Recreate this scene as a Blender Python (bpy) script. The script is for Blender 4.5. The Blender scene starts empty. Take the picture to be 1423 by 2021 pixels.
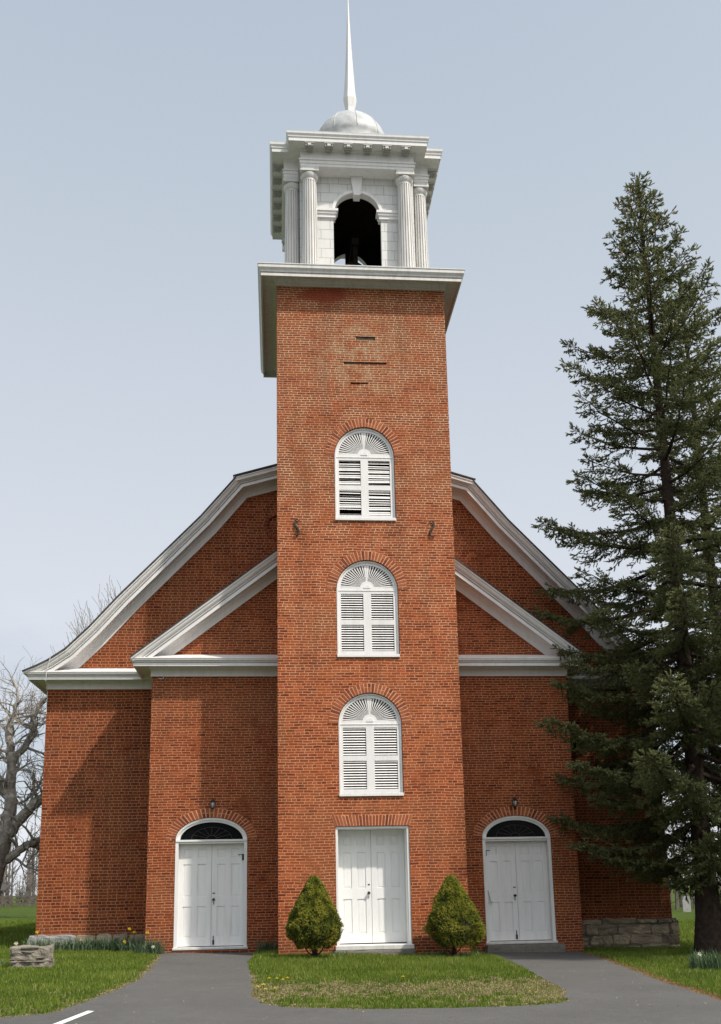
import bpy, bmesh, math, random
import numpy as np
from mathutils import Vector, Matrix, noise
from mathutils.geometry import tessellate_polygon
R = math.radians
rng = random.Random(7)
nrg = np.random.default_rng(7)
sc = bpy.context.scene
COL = sc.collection

# ------------------------------------------------------------------ camera
cam = bpy.data.cameras.new('camera'); camo = bpy.data.objects.new('camera', cam); COL.objects.link(camo)
cam.sensor_fit = 'VERTICAL'; cam.sensor_height = 24.0
cam.lens = 1957.79 / 2021 * 24.0
cam.shift_y = (1327.24 - 1010.5) / 2021
cam.clip_end = 2000
yaw, pit, rol = R(4.9488), R(12.3315), R(-1.1195)
fwd = Vector((math.sin(yaw) * math.cos(pit), math.cos(yaw) * math.cos(pit), math.sin(pit)))
rt = Vector((math.cos(yaw), -math.sin(yaw), 0)); up = rt.cross(fwd)
r2 = rt * math.cos(rol) + up * math.sin(rol); u2 = up * math.cos(rol) - rt * math.sin(rol)
m = Matrix((r2, u2, -fwd)).transposed().to_4x4(); m.translation = Vector((-2.2221, -23.2797, 1.5034))
camo.matrix_world = m
sc.camera = camo
sc.view_settings.view_transform = 'Standard'; sc.view_settings.look = 'None'
sc.view_settings.exposure = 0.0; sc.view_settings.gamma = 1.0

# ------------------------------------------------------------------ sun and sky
SAZ, SEL = R(48), R(51)
sd = Vector((math.sin(SAZ) * math.cos(SEL), -math.cos(SAZ) * math.cos(SEL), math.sin(SEL)))
sun = bpy.data.lights.new('sun', 'SUN'); sun.energy = 4.0; sun.angle = R(1.6); sun.color = (1.0, .93, .83)
suno = bpy.data.objects.new('sun', sun); COL.objects.link(suno)
suno.rotation_euler = sd.to_track_quat('Z', 'Y').to_euler(); suno.location = (20, -20, 30)
world = bpy.data.worlds.new('World'); sc.world = world; world.use_nodes = True
nt = world.node_tree; nt.nodes.clear()
def N(t, tree, **kw):
    n = tree.nodes.new(t)
    for k, v in kw.items():
        if k.startswith('i_'): n.inputs[k[2:].replace('_', ' ')].default_value = v
        else: setattr(n, k, v)
    return n
out = N('ShaderNodeOutputWorld', nt); bg = N('ShaderNodeBackground', nt); bg.inputs['Strength'].default_value = 0.1
sky = N('ShaderNodeTexSky', nt, sky_type='NISHITA', sun_disc=False, sun_elevation=SEL, sun_rotation=R(132), dust_density=1.5, air_density=1.0)
# a thin veil of high cloud over the clear sky, thinner near the horizon on the left
tc = N('ShaderNodeTexCoord', nt); sep = N('ShaderNodeSeparateXYZ', nt); nt.links.new(tc.outputs['Generated'], sep.inputs[0])
nz = N('ShaderNodeTexNoise', nt, i_Scale=3.0, i_Detail=6.0, i_Roughness=.55); mp = N('ShaderNodeMapping', nt); mp.inputs['Scale'].default_value = (1, 1, 3.2)
nt.links.new(tc.outputs['Generated'], mp.inputs[0]); nt.links.new(mp.outputs[0], nz.inputs['Vector'])
low = N('ShaderNodeMapRange', nt); low.inputs[1].default_value = .05; low.inputs[2].default_value = .3; low.inputs[3].default_value = .0; low.inputs[4].default_value = 1
nt.links.new(sep.outputs['Z'], low.inputs[0])
cl = N('ShaderNodeMapRange', nt); cl.inputs[1].default_value = .42; cl.inputs[2].default_value = .62; cl.inputs[3].default_value = .25; cl.inputs[4].default_value = 1
nt.links.new(nz.outputs['Fac'], cl.inputs[0])
vm = N('ShaderNodeMix', nt, data_type='FLOAT'); nt.links.new(low.outputs[0], vm.inputs[0]); nt.links.new(cl.outputs[0], vm.inputs[2]); vm.inputs[3].default_value = .9
vc = N('ShaderNodeMix', nt, data_type='RGBA'); veil2 = N('ShaderNodeMapRange', nt); veil2.inputs[1].default_value = .1; veil2.inputs[2].default_value = .75
nt.links.new(sep.outputs['Z'], veil2.inputs[0]); nt.links.new(veil2.outputs[0], vc.inputs[0])
vc.inputs[6].default_value = (8.5, 8.8, 9.35, 1); vc.inputs[7].default_value = (5.0, 5.8, 6.8, 1)
mix = N('ShaderNodeMix', nt, data_type='RGBA'); nt.links.new(vm.outputs[0], mix.inputs[0]); nt.links.new(sky.outputs[0], mix.inputs[6]); nt.links.new(vc.outputs[2], mix.inputs[7])
# bright hazy glow round the sun
gv = N('ShaderNodeVectorMath', nt, operation='DOT_PRODUCT'); nt.links.new(tc.outputs['Generated'], gv.inputs[0]); gv.inputs[1].default_value = tuple(sd)
g1 = N('ShaderNodeMath', nt, operation='MAXIMUM'); nt.links.new(gv.outputs['Value'], g1.inputs[0]); g1.inputs[1].default_value = 0
g2 = N('ShaderNodeMath', nt, operation='POWER'); nt.links.new(g1.outputs[0], g2.inputs[0]); g2.inputs[1].default_value = 5
gc = N('ShaderNodeMix', nt, data_type='RGBA', blend_type='ADD'); nt.links.new(g2.outputs[0], gc.inputs[0]); nt.links.new(mix.outputs[2], gc.inputs[6]); gc.inputs[7].default_value = (15, 14.5, 13.5, 1)
nt.links.new(gc.outputs[2], bg.inputs['Color']); nt.links.new(bg.outputs[0], out.inputs[0])

# ------------------------------------------------------------------ helpers
def gz(x, y=0): return -.02 * max(-15.0, min(15.0, x))

class MB:
    def __init__(s): s.v = []; s.f = []
    def add(s, vs, fs):
        b = len(s.v); s.v += [tuple(p) for p in vs]; s.f += [tuple(i + b for i in f) for f in fs]
    def box(s, x0, x1, y0, y1, z0, z1):
        s.add([(x0, y0, z0), (x1, y0, z0), (x1, y1, z0), (x0, y1, z0), (x0, y0, z1), (x1, y0, z1), (x1, y1, z1), (x0, y1, z1)],
              [(0, 3, 2, 1), (4, 5, 6, 7), (0, 1, 5, 4), (1, 2, 6, 5), (2, 3, 7, 6), (3, 0, 4, 7)])
    def prism_y(s, pts, y0, y1):             # polygon in XZ pulled along Y
        n = len(pts); s.add([(x, y0, z) for x, z in pts] + [(x, y1, z) for x, z in pts],
              [tuple(range(n)), tuple(range(2 * n - 1, n - 1, -1))] + [(i, i + n, (i + 1) % n + n, (i + 1) % n) for i in range(n)])
    def sweep(s, rings, closed=True, caps=True):   # list of rings of equal length
        n = len(rings[0]); b = len(s.v)
        for r in rings: s.v += [tuple(p) for p in r]
        for k in range(len(rings) - 1):
            for i in range(n if closed else n - 1):
                j = (i + 1) % n
                s.f.append((b + k * n + i, b + k * n + j, b + (k + 1) * n + j, b + (k + 1) * n + i))
        if caps:
            s.f.append(tuple(b + i for i in range(n - 1, -1, -1))); s.f.append(tuple(b + (len(rings) - 1) * n + i for i in range(n)))
    def tube(s, pts, rad, n=6, caps=True):
        rings = []; pts = [Vector(p) for p in pts]; prev = None
        for i, p in enumerate(pts):
            d = (pts[min(i + 1, len(pts) - 1)] - pts[max(i - 1, 0)]).normalized()
            if prev is None:
                a = d.orthogonal().normalized()
            else:
                a = (prev - d * prev.dot(d)).normalized()
            prev = a; b = d.cross(a); r = rad[i] if hasattr(rad, '__len__') else rad
            rings.append([p + (a * math.cos(t) + b * math.sin(t)) * r for t in [2 * math.pi * k / n for k in range(n)]])
        s.sweep(rings, True, caps)
    def lathe(s, prof, cx, cy, n=24, rfun=None):
        rings = []
        for r, z in prof:
            rings.append([(cx + r * (rfun(k / n, z) if rfun else 1) * math.cos(2 * math.pi * k / n), cy + r * (rfun(k / n, z) if rfun else 1) * math.sin(2 * math.pi * k / n), z) for k in range(n)])
        s.sweep(rings, True, True)
    def obj(s, name, mat, parent=None, smooth=False, bevel=0):
        me = bpy.data.meshes.new(name); me.from_pydata(s.v, [], s.f)
        bm = bmesh.new(); bm.from_mesh(me); bmesh.ops.recalc_face_normals(bm, faces=bm.faces); bm.to_mesh(me); bm.free()
        return link(name, me, mat, parent, smooth, bevel)
def link(name, me, mat, parent=None, smooth=False, bevel=0):
    if isinstance(mat, (list, tuple)):
        for q in mat: me.materials.append(q)
    else: me.materials.append(mat)
    o = bpy.data.objects.new(name, me); COL.objects.link(o)
    if parent: o.parent = parent
    if smooth: me.polygons.foreach_set('use_smooth', [True] * len(me.polygons))
    if bevel:
        b = o.modifiers.new('bevel', 'BEVEL'); b.width = bevel; b.segments = 1; b.limit_method = 'ANGLE'
    return o
def empty(name, loc=(0, 0, 0)):
    o = bpy.data.objects.new(name, None); COL.objects.link(o); o.location = loc; return o
def tag(o, label, cat, group=None):
    o['label'] = label; o['category'] = cat
    if group: o['group'] = group
    return o
def kind(o, k): o['kind'] = k; return o
def npmesh(name, V, F, mat, parent=None, tint=None):
    """V (n,3), F (m,3) triangles"""
    me = bpy.data.meshes.new(name); V = np.asarray(V, np.float32); F = np.asarray(F, np.int32)
    me.vertices.add(len(V)); me.vertices.foreach_set('co', V.ravel())
    me.loops.add(F.size); me.loops.foreach_set('vertex_index', F.ravel())
    me.polygons.add(len(F)); me.polygons.foreach_set('loop_start', np.arange(0, F.size, F.shape[1], dtype=np.int32))
    me.polygons.foreach_set('loop_total', np.full(len(F), F.shape[1], np.int32))
    if tint is not None:
        a = me.attributes.new('tint', 'FLOAT', 'POINT'); a.data.foreach_set('value', np.asarray(tint, np.float32))
    me.update(); me.validate()
    return link(name, me, mat, parent)

# ------------------------------------------------------------------ materials
def newmat(name):
    mt = bpy.data.materials.new(name); mt.use_nodes = True; t = mt.node_tree; t.nodes.clear()
    o = N('ShaderNodeOutputMaterial', t); b = N('ShaderNodeBsdfPrincipled', t); t.links.new(b.outputs[0], o.inputs[0]); return mt, t, b
def ramp(t, fac, stops):
    r = N('ShaderNodeValToRGB', t); e = r.color_ramp.elements
    while len(e) > len(stops): e.remove(e[-1])
    while len(e) < len(stops): e.new(.5)
    for q, (p, c) in zip(e, stops): q.position = p; q.color = (*c, 1)
    t.links.new(fac, r.inputs[0]); return r.outputs[0]
def math_(t, op, a, b=None, c=None):
    n = N('ShaderNodeMath', t, operation=op)
    for i, q in enumerate((a, b, c)):
        if q is None: continue
        if isinstance(q, (int, float)): n.inputs[i].default_value = q
        else: t.links.new(q, n.inputs[i])
    return n.outputs[0]
def mixc(t, f, a, b, blend='MIX'):
    n = N('ShaderNodeMix', t, data_type='RGBA', blend_type=blend)
    for i, q in ((0, f), (6, a), (7, b)):
        if isinstance(q, (int, float)): n.inputs[i].default_value = q
        elif isinstance(q, tuple): n.inputs[i].default_value = (*q, 1)
        else: t.links.new(q, n.inputs[i])
    return n.outputs[2]
def noise_(t, vec, scale, detail=4, rough=.55, dist=0):
    n = N('ShaderNodeTexNoise', t); n.inputs['Scale'].default_value = scale; n.inputs['Detail'].default_value = detail; n.inputs['Roughness'].default_value = rough; n.inputs['Distortion'].default_value = dist
    if vec is not None: t.links.new(vec, n.inputs['Vector'])
    return n.outputs['Fac']
def rng_(t, v, a, b, c=0., d=1.):
    n = N('ShaderNodeMapRange', t); t.links.new(v, n.inputs[0])
    for i, q in enumerate((a, b, c, d)): n.inputs[i + 1].default_value = q
    return n.outputs[0]
def bump(t, bsdf, h, dist, strength=1.0):
    n = N('ShaderNodeBump', t); n.inputs['Distance'].default_value = dist; n.inputs['Strength'].default_value = strength
    t.links.new(h, n.inputs['Height']); t.links.new(n.outputs[0], bsdf.inputs['Normal'])

def simple(name, c, rough=.6, var=.12, scale=6, spec=.3, bumpd=0, bscale=40, metal=0):
    mt, t, b = newmat(name); tcn = N('ShaderNodeTexCoord', t)
    n = noise_(t, tcn.outputs['Object'], scale, 5)
    c0 = tuple(q * (1 - var) for q in c); c1 = tuple(min(1, q * (1 + var)) for q in c)
    t.links.new(ramp(t, n, [(.3, c0), (.7, c1)]), b.inputs['Base Color'])
    b.inputs['Roughness'].default_value = rough; b.inputs['Specular IOR Level'].default_value = spec; b.inputs['Metallic'].default_value = metal
    if bumpd: bump(t, b, noise_(t, tcn.outputs['Object'], bscale, 6), bumpd)
    return mt

def brick_mat(name, bw, bh, header_n, red, wash_bias, wash_top=None, seed=0, mk=1.0):
    mt, t, b = newmat(name); tcn = N('ShaderNodeTexCoord', t); geo = N('ShaderNodeNewGeometry', t)
    sp = N('ShaderNodeSeparateXYZ', t); t.links.new(tcn.outputs['Object'], sp.inputs[0])
    sn = N('ShaderNodeSeparateXYZ', t); t.links.new(geo.outputs['True Normal'], sn.inputs[0])
    side = math_(t, 'GREATER_THAN', math_(t, 'ABSOLUTE', sn.outputs[0]), .6)
    u0 = N('ShaderNodeMix', t, data_type='FLOAT'); t.links.new(side, u0.inputs[0]); t.links.new(sp.outputs[0], u0.inputs[2]); t.links.new(sp.outputs[1], u0.inputs[3])
    u0 = u0.outputs[0]; v0 = sp.outputs[2]
    cmb = N('ShaderNodeCombineXYZ', t); t.links.new(u0, cmb.inputs[0]); t.links.new(v0, cmb.inputs[1]); cmb.inputs[2].default_value = seed * 7.3
    P = cmb.outputs[0]
    w1 = noise_(t, P, 1.1, 2); w2 = noise_(t, P, 9.0, 2)
    v = math_(t, 'ADD', v0, math_(t, 'ADD', math_(t, 'MULTIPLY', math_(t, 'SUBTRACT', w1, .5), .05), math_(t, 'MULTIPLY', math_(t, 'SUBTRACT', w2, .5), .018)))
    w3 = noise_(t, P, 5.0, 2)
    # courses shift sideways a little each, so joints never line up like a grid
    row = math_(t, 'FLOOR', math_(t, 'DIVIDE', v, bh))
    wn = N('ShaderNodeTexWhiteNoise', t, noise_dimensions='1D'); t.links.new(row, wn.inputs['W'])
    u = math_(t, 'ADD', u0, math_(t, 'ADD', math_(t, 'MULTIPLY', math_(t, 'SUBTRACT', w3, .5), .06), math_(t, 'MULTIPLY', wn.outputs['Value'], bw * .28)))
    c2 = N('ShaderNodeCombineXYZ', t); t.links.new(u, c2.inputs[0]); t.links.new(v, c2.inputs[1])
    def bt(w):
        n = N('ShaderNodeTexBrick', t); t.links.new(c2.outputs[0], n.inputs['Vector'])
        n.inputs['Scale'].default_value = 1; n.inputs['Brick Width'].default_value = w; n.inputs['Row Height'].default_value = bh
        n.inputs['Mortar Size'].default_value = .0082; n.inputs['Mortar Smooth'].default_value = .25
        n.inputs['Color1'].default_value = (0, 0, 0, 1); n.inputs['Color2'].default_value = (1, 1, 1, 1); n.inputs['Mortar'].default_value = (.5, .5, .5, 1); return n
    A = bt(bw); B = bt(bw * .5)
    hm = math_(t, 'LESS_THAN', math_(t, 'FLOORED_MODULO', row, float(header_n)), .5)
    rnd = mixc(t, hm, A.outputs['Color'], B.outputs['Color'])
    fm = N('ShaderNodeMix', t, data_type='FLOAT'); t.links.new(hm, fm.inputs[0]); t.links.new(A.outputs['Fac'], fm.inputs[2]); t.links.new(B.outputs['Fac'], fm.inputs[3]); fac = fm.outputs[0]
    big = noise_(t, P, .55, 4, .6); mid = noise_(t, P, 2.3, 4, .6); fine = noise_(t, P, 30, 5, .7)
    rr = math_(t, 'ADD', rnd, math_(t, 'MULTIPLY', math_(t, 'SUBTRACT', mid, .5), .8))
    k = red
    bc = ramp(t, rr, [(.0, (.13 * k, .030 * k, .013 * k)), (.15, (.215 * k, .050 * k, .018 * k)), (.55, (.28 * k, .066 * k, .022 * k)), (.95, (.36 * k, .095 * k, .033 * k))])
    # old weathered patches, browner and paler
    bc = mixc(t, math_(t, 'MULTIPLY', rng_(t, big, .47, .66), .7), bc, (.235 * k, .085 * k, .036 * k))
    if wash_top is not None: bc = mixc(t, math_(t, 'MULTIPLY', math_(t, 'MULTIPLY', rng_(t, v0, 8, 14.5), rng_(t, mid, .3, .7, .35, 1)), .62), bc, (.20, .088, .046))
    st = N('ShaderNodeMapping', t); st.inputs['Scale'].default_value = (2.2, .22, 1); t.links.new(P, st.inputs[0])
    streak = rng_(t, noise_(t, st.outputs[0], 1.3, 5, .6), .5, .75)
    base_dirt = math_(t, 'MULTIPLY', rng_(t, v0, .15, .9, 1, 0), rng_(t, mid, .3, .6))
    dirt = math_(t, 'MAXIMUM', math_(t, 'MULTIPLY', streak, .5), math_(t, 'MULTIPLY', base_dirt, .6))
    bc = mixc(t, dirt, bc, (.10 * k, .042 * k, .022 * k))
    bc = mixc(t, .5, bc, ramp(t, fine, [(.3, (.55, .55, .55)), (.7, (1, 1, 1))]), 'MULTIPLY')
    mc = ramp(t, fine, [(.3, (.50 * mk, .19 * mk, .09 * mk)), (.7, (.66 * mk, .28 * mk, .14 * mk))])
    mc = mixc(t, math_(t, 'MULTIPLY', rng_(t, mid, .4, .65), .5 if wash_top is None else rng_(t, v0, wash_top[0], wash_top[1], .2, 1.0)), mc, (.74 * mk, (.46 if wash_top else .36) * mk, (.28 if wash_top else .2) * mk))
    # red wash brushed across joints in places
    ws = math_(t, 'ADD', math_(t, 'MULTIPLY', noise_(t, P, 1.7, 5, .65, .6), .75), math_(t, 'MULTIPLY', noise_(t, P, 11, 3), .25))
    if wash_top is not None:
        ws = math_(t, 'SUBTRACT', ws, rng_(t, v0, wash_top[0], wash_top[1], 0, .16))
    ws = rng_(t, ws, .555 - wash_bias, .66 - wash_bias)
    wc = mixc(t, .5, bc, (.33 * k, .085 * k, .03 * k))
    mc = mixc(t, math_(t, 'MULTIPLY', dirt, .7), mc, (.22, .12, .075)); mc = mixc(t, math_(t, 'MULTIPLY', ws, .86), mc, wc); bc = mixc(t, math_(t, 'MULTIPLY', ws, .35), bc, wc)
    if wash_top is not None:
        dx = math_(t, 'DIVIDE', math_(t, 'SUBTRACT', u0, -.1), 1.5); dz = math_(t, 'DIVIDE', math_(t, 'SUBTRACT', v0, 15.0), 1.25)
        dd = math_(t, 'SQRT', math_(t, 'ADD', math_(t, 'MULTIPLY', dx, dx), math_(t, 'MULTIPLY', dz, dz)))
        pm = math_(t, 'MULTIPLY', rng_(t, dd, .2, 1.1, 1, 0), rng_(t, noise_(t, P, 3.4, 5, .7), .44, .62))
        bc = mixc(t, math_(t, 'MULTIPLY', pm, .75), bc, (.36, .235, .135)); mc = mixc(t, pm, mc, (.62, .45, .29))
        ex = math_(t, 'DIVIDE', math_(t, 'SUBTRACT', u0, -.95), .8); ez = math_(t, 'DIVIDE', math_(t, 'SUBTRACT', v0, 16.75), .28)
        rp = rng_(t, math_(t, 'ADD', math_(t, 'SQRT', math_(t, 'ADD', math_(t, 'MULTIPLY', ex, ex), math_(t, 'MULTIPLY', ez, ez))), math_(t, 'MULTIPLY', mid, .6)), .9, 1.3, .85, 0)
        bc = mixc(t, rp, bc, (.25, .05, .024)); mc = mixc(t, rp, mc, (.27, .06, .03))
    t.links.new(mixc(t, fac, bc, mc), b.inputs['Base Color'])
    b.inputs['Roughness'].default_value = .88; b.inputs['Specular IOR Level'].default_value = .2
    hgt = math_(t, 'ADD', math_(t, 'MULTIPLY', math_(t, 'SUBTRACT', 1.0, fac), .7), math_(t, 'ADD', math_(t, 'MULTIPLY', fine, .35), math_(t, 'MULTIPLY', rnd, .3)))
    bump(t, b, hgt, .008, .8)
    return mt
M = {}
M['brick_tower'] = brick_mat('tower brick', .222, .0655, 6, 1.13, .0, (3, 11), 1)
M['brick_portico'] = brick_mat('portico brick', .222, .0645, 7, .92, .02, None, 2, .88)
M['brick_nave'] = brick_mat('nave brick', .232, .078, 2, .80, .0, None, 3, .78)
def voussoir_mat():
    mt, t, b = newmat('arch brick'); g = N('ShaderNodeNewGeometry', t); tcn = N('ShaderNodeTexCoord', t)
    c = ramp(t, g.outputs['Random Per Island'], [(.0, (.13, .03, .014)), (.25, (.27, .062, .022)), (.75, (.34, .088, .032)), (1, (.38, .12, .05))])
    c = mixc(t, .5, c, ramp(t, noise_(t, tcn.outputs['Object'], 30, 5), [(.3, (.6, .6, .6)), (.7, (1, 1, 1))]), 'MULTIPLY')
    t.links.new(c, b.inputs['Base Color']); b.inputs['Roughness'].default_value = .88; bump(t, b, noise_(t, tcn.outputs['Object'], 45, 5), .004); return mt
M['voussoir'] = voussoir_mat()
M['mortar'] = simple('mortar', (.64, .32, .18), .95, .15, 12, .1, .004)
def paint_mat(name, c, grime=.25, boards=False):
    mt, t, b = newmat(name); tcn = N('ShaderNodeTexCoord', t); P = tcn.outputs['Object']
    mpn = N('ShaderNodeMapping', t); mpn.inputs['Scale'].default_value = (5, 5, .7); t.links.new(P, mpn.inputs[0])
    n1 = noise_(t, mpn.outputs[0], 1.6, 6, .65); n2 = noise_(t, P, 14, 5, .7)
    g = math_(t, 'MULTIPLY', math_(t, 'ADD', rng_(t, n1, .45, .8), math_(t, 'MULTIPLY', rng_(t, n2, .6, .8), .6)), grime)
    col = mixc(t, g, c, tuple(q * f for q, f in zip(c, (.55, .53, .48))))
    h = n2
    if boards:
        sp = N('ShaderNodeSeparateXYZ', t); t.links.new(P, sp.inputs[0]); geo = N('ShaderNodeNewGeometry', t); sn = N('ShaderNodeSeparateXYZ', t); t.links.new(geo.outputs['True Normal'], sn.inputs[0])
        sd_ = math_(t, 'GREATER_THAN', math_(t, 'ABSOLUTE', sn.outputs[0]), .6)
        um = N('ShaderNodeMix', t, data_type='FLOAT'); t.links.new(sd_, um.inputs[0]); t.links.new(sp.outputs[0], um.inputs[2]); t.links.new(sp.outputs[1], um.inputs[3])
        cb = N('ShaderNodeCombineXYZ', t); t.links.new(um.outputs[0], cb.inputs[0]); t.links.new(sp.outputs[2], cb.inputs[1])
        br = N('ShaderNodeTexBrick', t); t.links.new(cb.outputs[0], br.inputs['Vector']); br.inputs['Scale'].default_value = 1; br.inputs['Brick Width'].default_value = .5; br.inputs['Row Height'].default_value = .29; br.inputs['Mortar Size'].default_value = .008; br.inputs['Mortar Smooth'].default_value = .1
        col = mixc(t, math_(t, 'MULTIPLY', br.outputs['Fac'], .38), col, (.16, .155, .15))
        h = math_(t, 'SUBTRACT', math_(t, 'MULTIPLY', n2, .3), br.outputs['Fac'])
    t.links.new(col, b.inputs['Base Color']); b.inputs['Roughness'].default_value = .5; b.inputs['Specular IOR Level'].default_value = .35
    bump(t, b, h, .006 if boards else .0015); return mt
M['white'] = paint_mat('white paint', (.79, .775, .765), .34)
M['white_old'] = paint_mat('old white paint', (.70, .685, .665), .55)
M['darkgrey'] = paint_mat('grimy paint', (.42, .405, .38), .4)  # dark grey; puts gap shade and dirt into the colour of the guttae
M['ashlar'] = paint_mat('scored white boards', (.70, .70, .68), .35, True)
M['door'] = paint_mat('door paint', (.83, .83, .82), .26)
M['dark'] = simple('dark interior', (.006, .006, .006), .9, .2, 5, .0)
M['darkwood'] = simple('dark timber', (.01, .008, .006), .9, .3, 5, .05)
M['iron'] = simple('black iron', (.02, .018, .016), .5, .3, 20, .4)
M['rust_iron'] = simple('weathered iron', (.06, .045, .035), .7, .4, 20, .3)
M['shingle'] = simple('roof shingle', (.07, .068, .065), .9, .3, 8, .2, .01, 30)
M['lead'] = simple('dome sheet metal', (.46, .47, .47), .55, .22, 5, .4, .004, 20)
M['bronze'] = simple('bell bronze', (.03, .025, .018), .5, .3, 8, .4)
def glass_mat():
    mt, t, b = newmat('fanlight glass'); b.inputs['Base Color'].default_value = (.004, .005, .006, 1); b.inputs['Roughness'].default_value = .12; b.inputs['Specular IOR Level'].default_value = .12; return mt
M['glass'] = glass_mat()
def lampglass():
    mt, t, b = newmat('lamp glass'); b.inputs['Base Color'].default_value = (.5, .5, .48, 1); b.inputs['Roughness'].default_value = .25; return mt
M['lampglass'] = lampglass()
def stone_mat(name, c, c2, sc_=3.):
    mt, t, b = newmat(name); tcn = N('ShaderNodeTexCoord', t); P = tcn.outputs['Object']; g = N('ShaderNodeNewGeometry', t)
    mpn = N('ShaderNodeMapping', t); mpn.inputs['Scale'].default_value = (1, 1, 3); t.links.new(P, mpn.inputs[0])
    n1 = noise_(t, mpn.outputs[0], sc_, 7, .65); n2 = noise_(t, P, 25, 6, .7)
    col = ramp(t, math_(t, 'ADD', math_(t, 'MULTIPLY', n1, .8), math_(t, 'MULTIPLY', g.outputs['Random Per Island'], .25)), [(.35, c), (.75, c2)])
    col = mixc(t, .7, col, ramp(t, n2, [(.3, (.45, .45, .45)), (.7, (1, 1, 1))]), 'MULTIPLY')
    t.links.new(col, b.inputs['Base Color']); b.inputs['Roughness'].default_value = .9; bump(t, b, math_(t, 'ADD', n1, math_(t, 'MULTIPLY', n2, .5)), .03); return mt
M['stone'] = stone_mat('rubble stone', (.25, .195, .135), (.62, .50, .36))
M['palestone'] = stone_mat('pale stone', (.25, .25, .25), (.5, .5, .49))
M['blockstone'] = stone_mat('layered limestone', (.13, .115, .095), (.42, .37, .30), 6)
M['concrete'] = stone_mat('old concrete', (.16, .15, .125), (.27, .25, .21), 4)
def tint_mat(name, stops, rough=.6, trans=.0, spec=.2):
    mt, t, b = newmat(name); a = N('ShaderNodeAttribute', t, attribute_name='tint'); tcn = N('ShaderNodeTexCoord', t)
    c = ramp(t, a.outputs['Fac'], stops); t.links.new(c, b.inputs['Base Color']); b.inputs['Roughness'].default_value = rough; b.inputs['Specular IOR Level'].default_value = spec
    if trans:
        tr = N('ShaderNodeBsdfTranslucent', t); t.links.new(c, tr.inputs[0]); ms = N('ShaderNodeMixShader', t); ms.inputs[0].default_value = trans
        t.links.new(b.outputs[0], ms.inputs[1]); t.links.new(tr.outputs[0], ms.inputs[2]); t.links.new(ms.outputs[0], t.nodes['Material Output'].inputs[0])
    return mt
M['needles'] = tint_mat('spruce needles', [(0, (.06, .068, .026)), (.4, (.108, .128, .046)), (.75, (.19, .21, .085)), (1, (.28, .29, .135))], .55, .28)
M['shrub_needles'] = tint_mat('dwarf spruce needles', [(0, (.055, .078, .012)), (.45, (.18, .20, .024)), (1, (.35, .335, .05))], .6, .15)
M['grass'] = tint_mat('grass blades', [(0, (.06, .105, .011)), (.5, (.14, .205, .022)), (.85, (.225, .28, .05)), (1, (.42, .37, .16))], .6, .3)
M['straw'] = tint_mat('dry grass', [(0, (.19, .13, .07)), (.5, (.38, .28, .16)), (1, (.55, .44, .27))], .8, .2)
M['leaf'] = tint_mat('daffodil leaves', [(0, (.045, .085, .038)), (.5, (.10, .16, .085)), (1, (.26, .32, .2))], .5, .25, .3)
M['yellow'] = tint_mat('yellow petals', [(0, (.75, .48, .02)), (1, (.85, .66, .06))], .6, .2)
M['whitepetal'] = tint_mat('white petals', [(0, (.72, .68, .52)), (1, (.8, .78, .66))], .6, .2)
M['bark_spruce'] = simple('spruce bark', (.055, .04, .032), .95, .4, 9, .1, .03, 22)
M['bark_grey'] = simple('grey bark', (.33, .30, .265), .95, .4, 7, .1, .03, 18)
M['twig'] = simple('bare twigs', (.13, .105, .085), .9, .3, 3, .1)
M['deadtwig'] = simple('dead twigs', (.075, .058, .045), .95, .4, 6, .1)
M['conecol'] = simple('tan cones', (.34, .22, .11), .8, .3, 20, .2)
M['fartwig'] = simple('far woods', (.16, .14, .125), .95, .35, .4, .05)
M['oldwood'] = simple('old grey wood', (.12, .10, .085), .9, .3, 5, .1)

def asphalt_mat():
    mt, t, b = newmat('asphalt'); tcn = N('ShaderNodeTexCoord', t); P = tcn.outputs['Object']
    n1 = noise_(t, P, 260, 3, .8); n2 = noise_(t, P, .6, 5, .6); n3 = noise_(t, P, 6, 5, .6)
    c = ramp(t, n1, [(.28, (.050, .049, .047)), (.5, (.112, .110, .106)), (.75, (.27, .265, .255))])
    c = mixc(t, .8, c, ramp(t, math_(t, 'ADD', math_(t, 'MULTIPLY', n2, .6), math_(t, 'MULTIPLY', n3, .4)), [(.35, (.72, .71, .70)), (.65, (1, 1, 1))]), 'MULTIPLY')
    t.links.new(c, b.inputs['Base Color']); b.inputs['Roughness'].default_value = .92; b.inputs['Specular IOR Level'].default_value = .2; bump(t, b, n1, .004); return mt
M['asphalt'] = asphalt_mat()
def ground_mat():
    mt, t, b = newmat('ground turf'); tcn = N('ShaderNodeTexCoord', t); P = tcn.outputs['Object']
    n1 = noise_(t, P, .5, 6, .65); n2 = noise_(t, P, 9, 6, .7); n3 = noise_(t, P, 60, 3, .7)
    c = ramp(t, math_(t, 'ADD', math_(t, 'MULTIPLY', n1, .5), math_(t, 'MULTIPLY', n2, .5)), [(.32, (.05, .078, .013)), (.55, (.085, .13, .02)), (.72, (.14, .16, .045))])
    c = mixc(t, .6, c, ramp(t, n3, [(.3, (.5, .5, .5)), (.7, (1, 1, 1))]), 'MULTIPLY')
    t.links.new(c, b.inputs['Base Color']); b.inputs['Roughness'].default_value = .95; b.inputs['Specular IOR Level'].default_value = .1; bump(t, b, math_(t, 'ADD', n2, n3), .05); return mt
M['ground'] = ground_mat()
M['linepaint'] = simple('white line paint', (.72, .72, .68), .8, .15, 30, .2)
M['litter'] = simple('needle litter', (.13, .06, .035), .95, .3, 30, .1)

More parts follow.
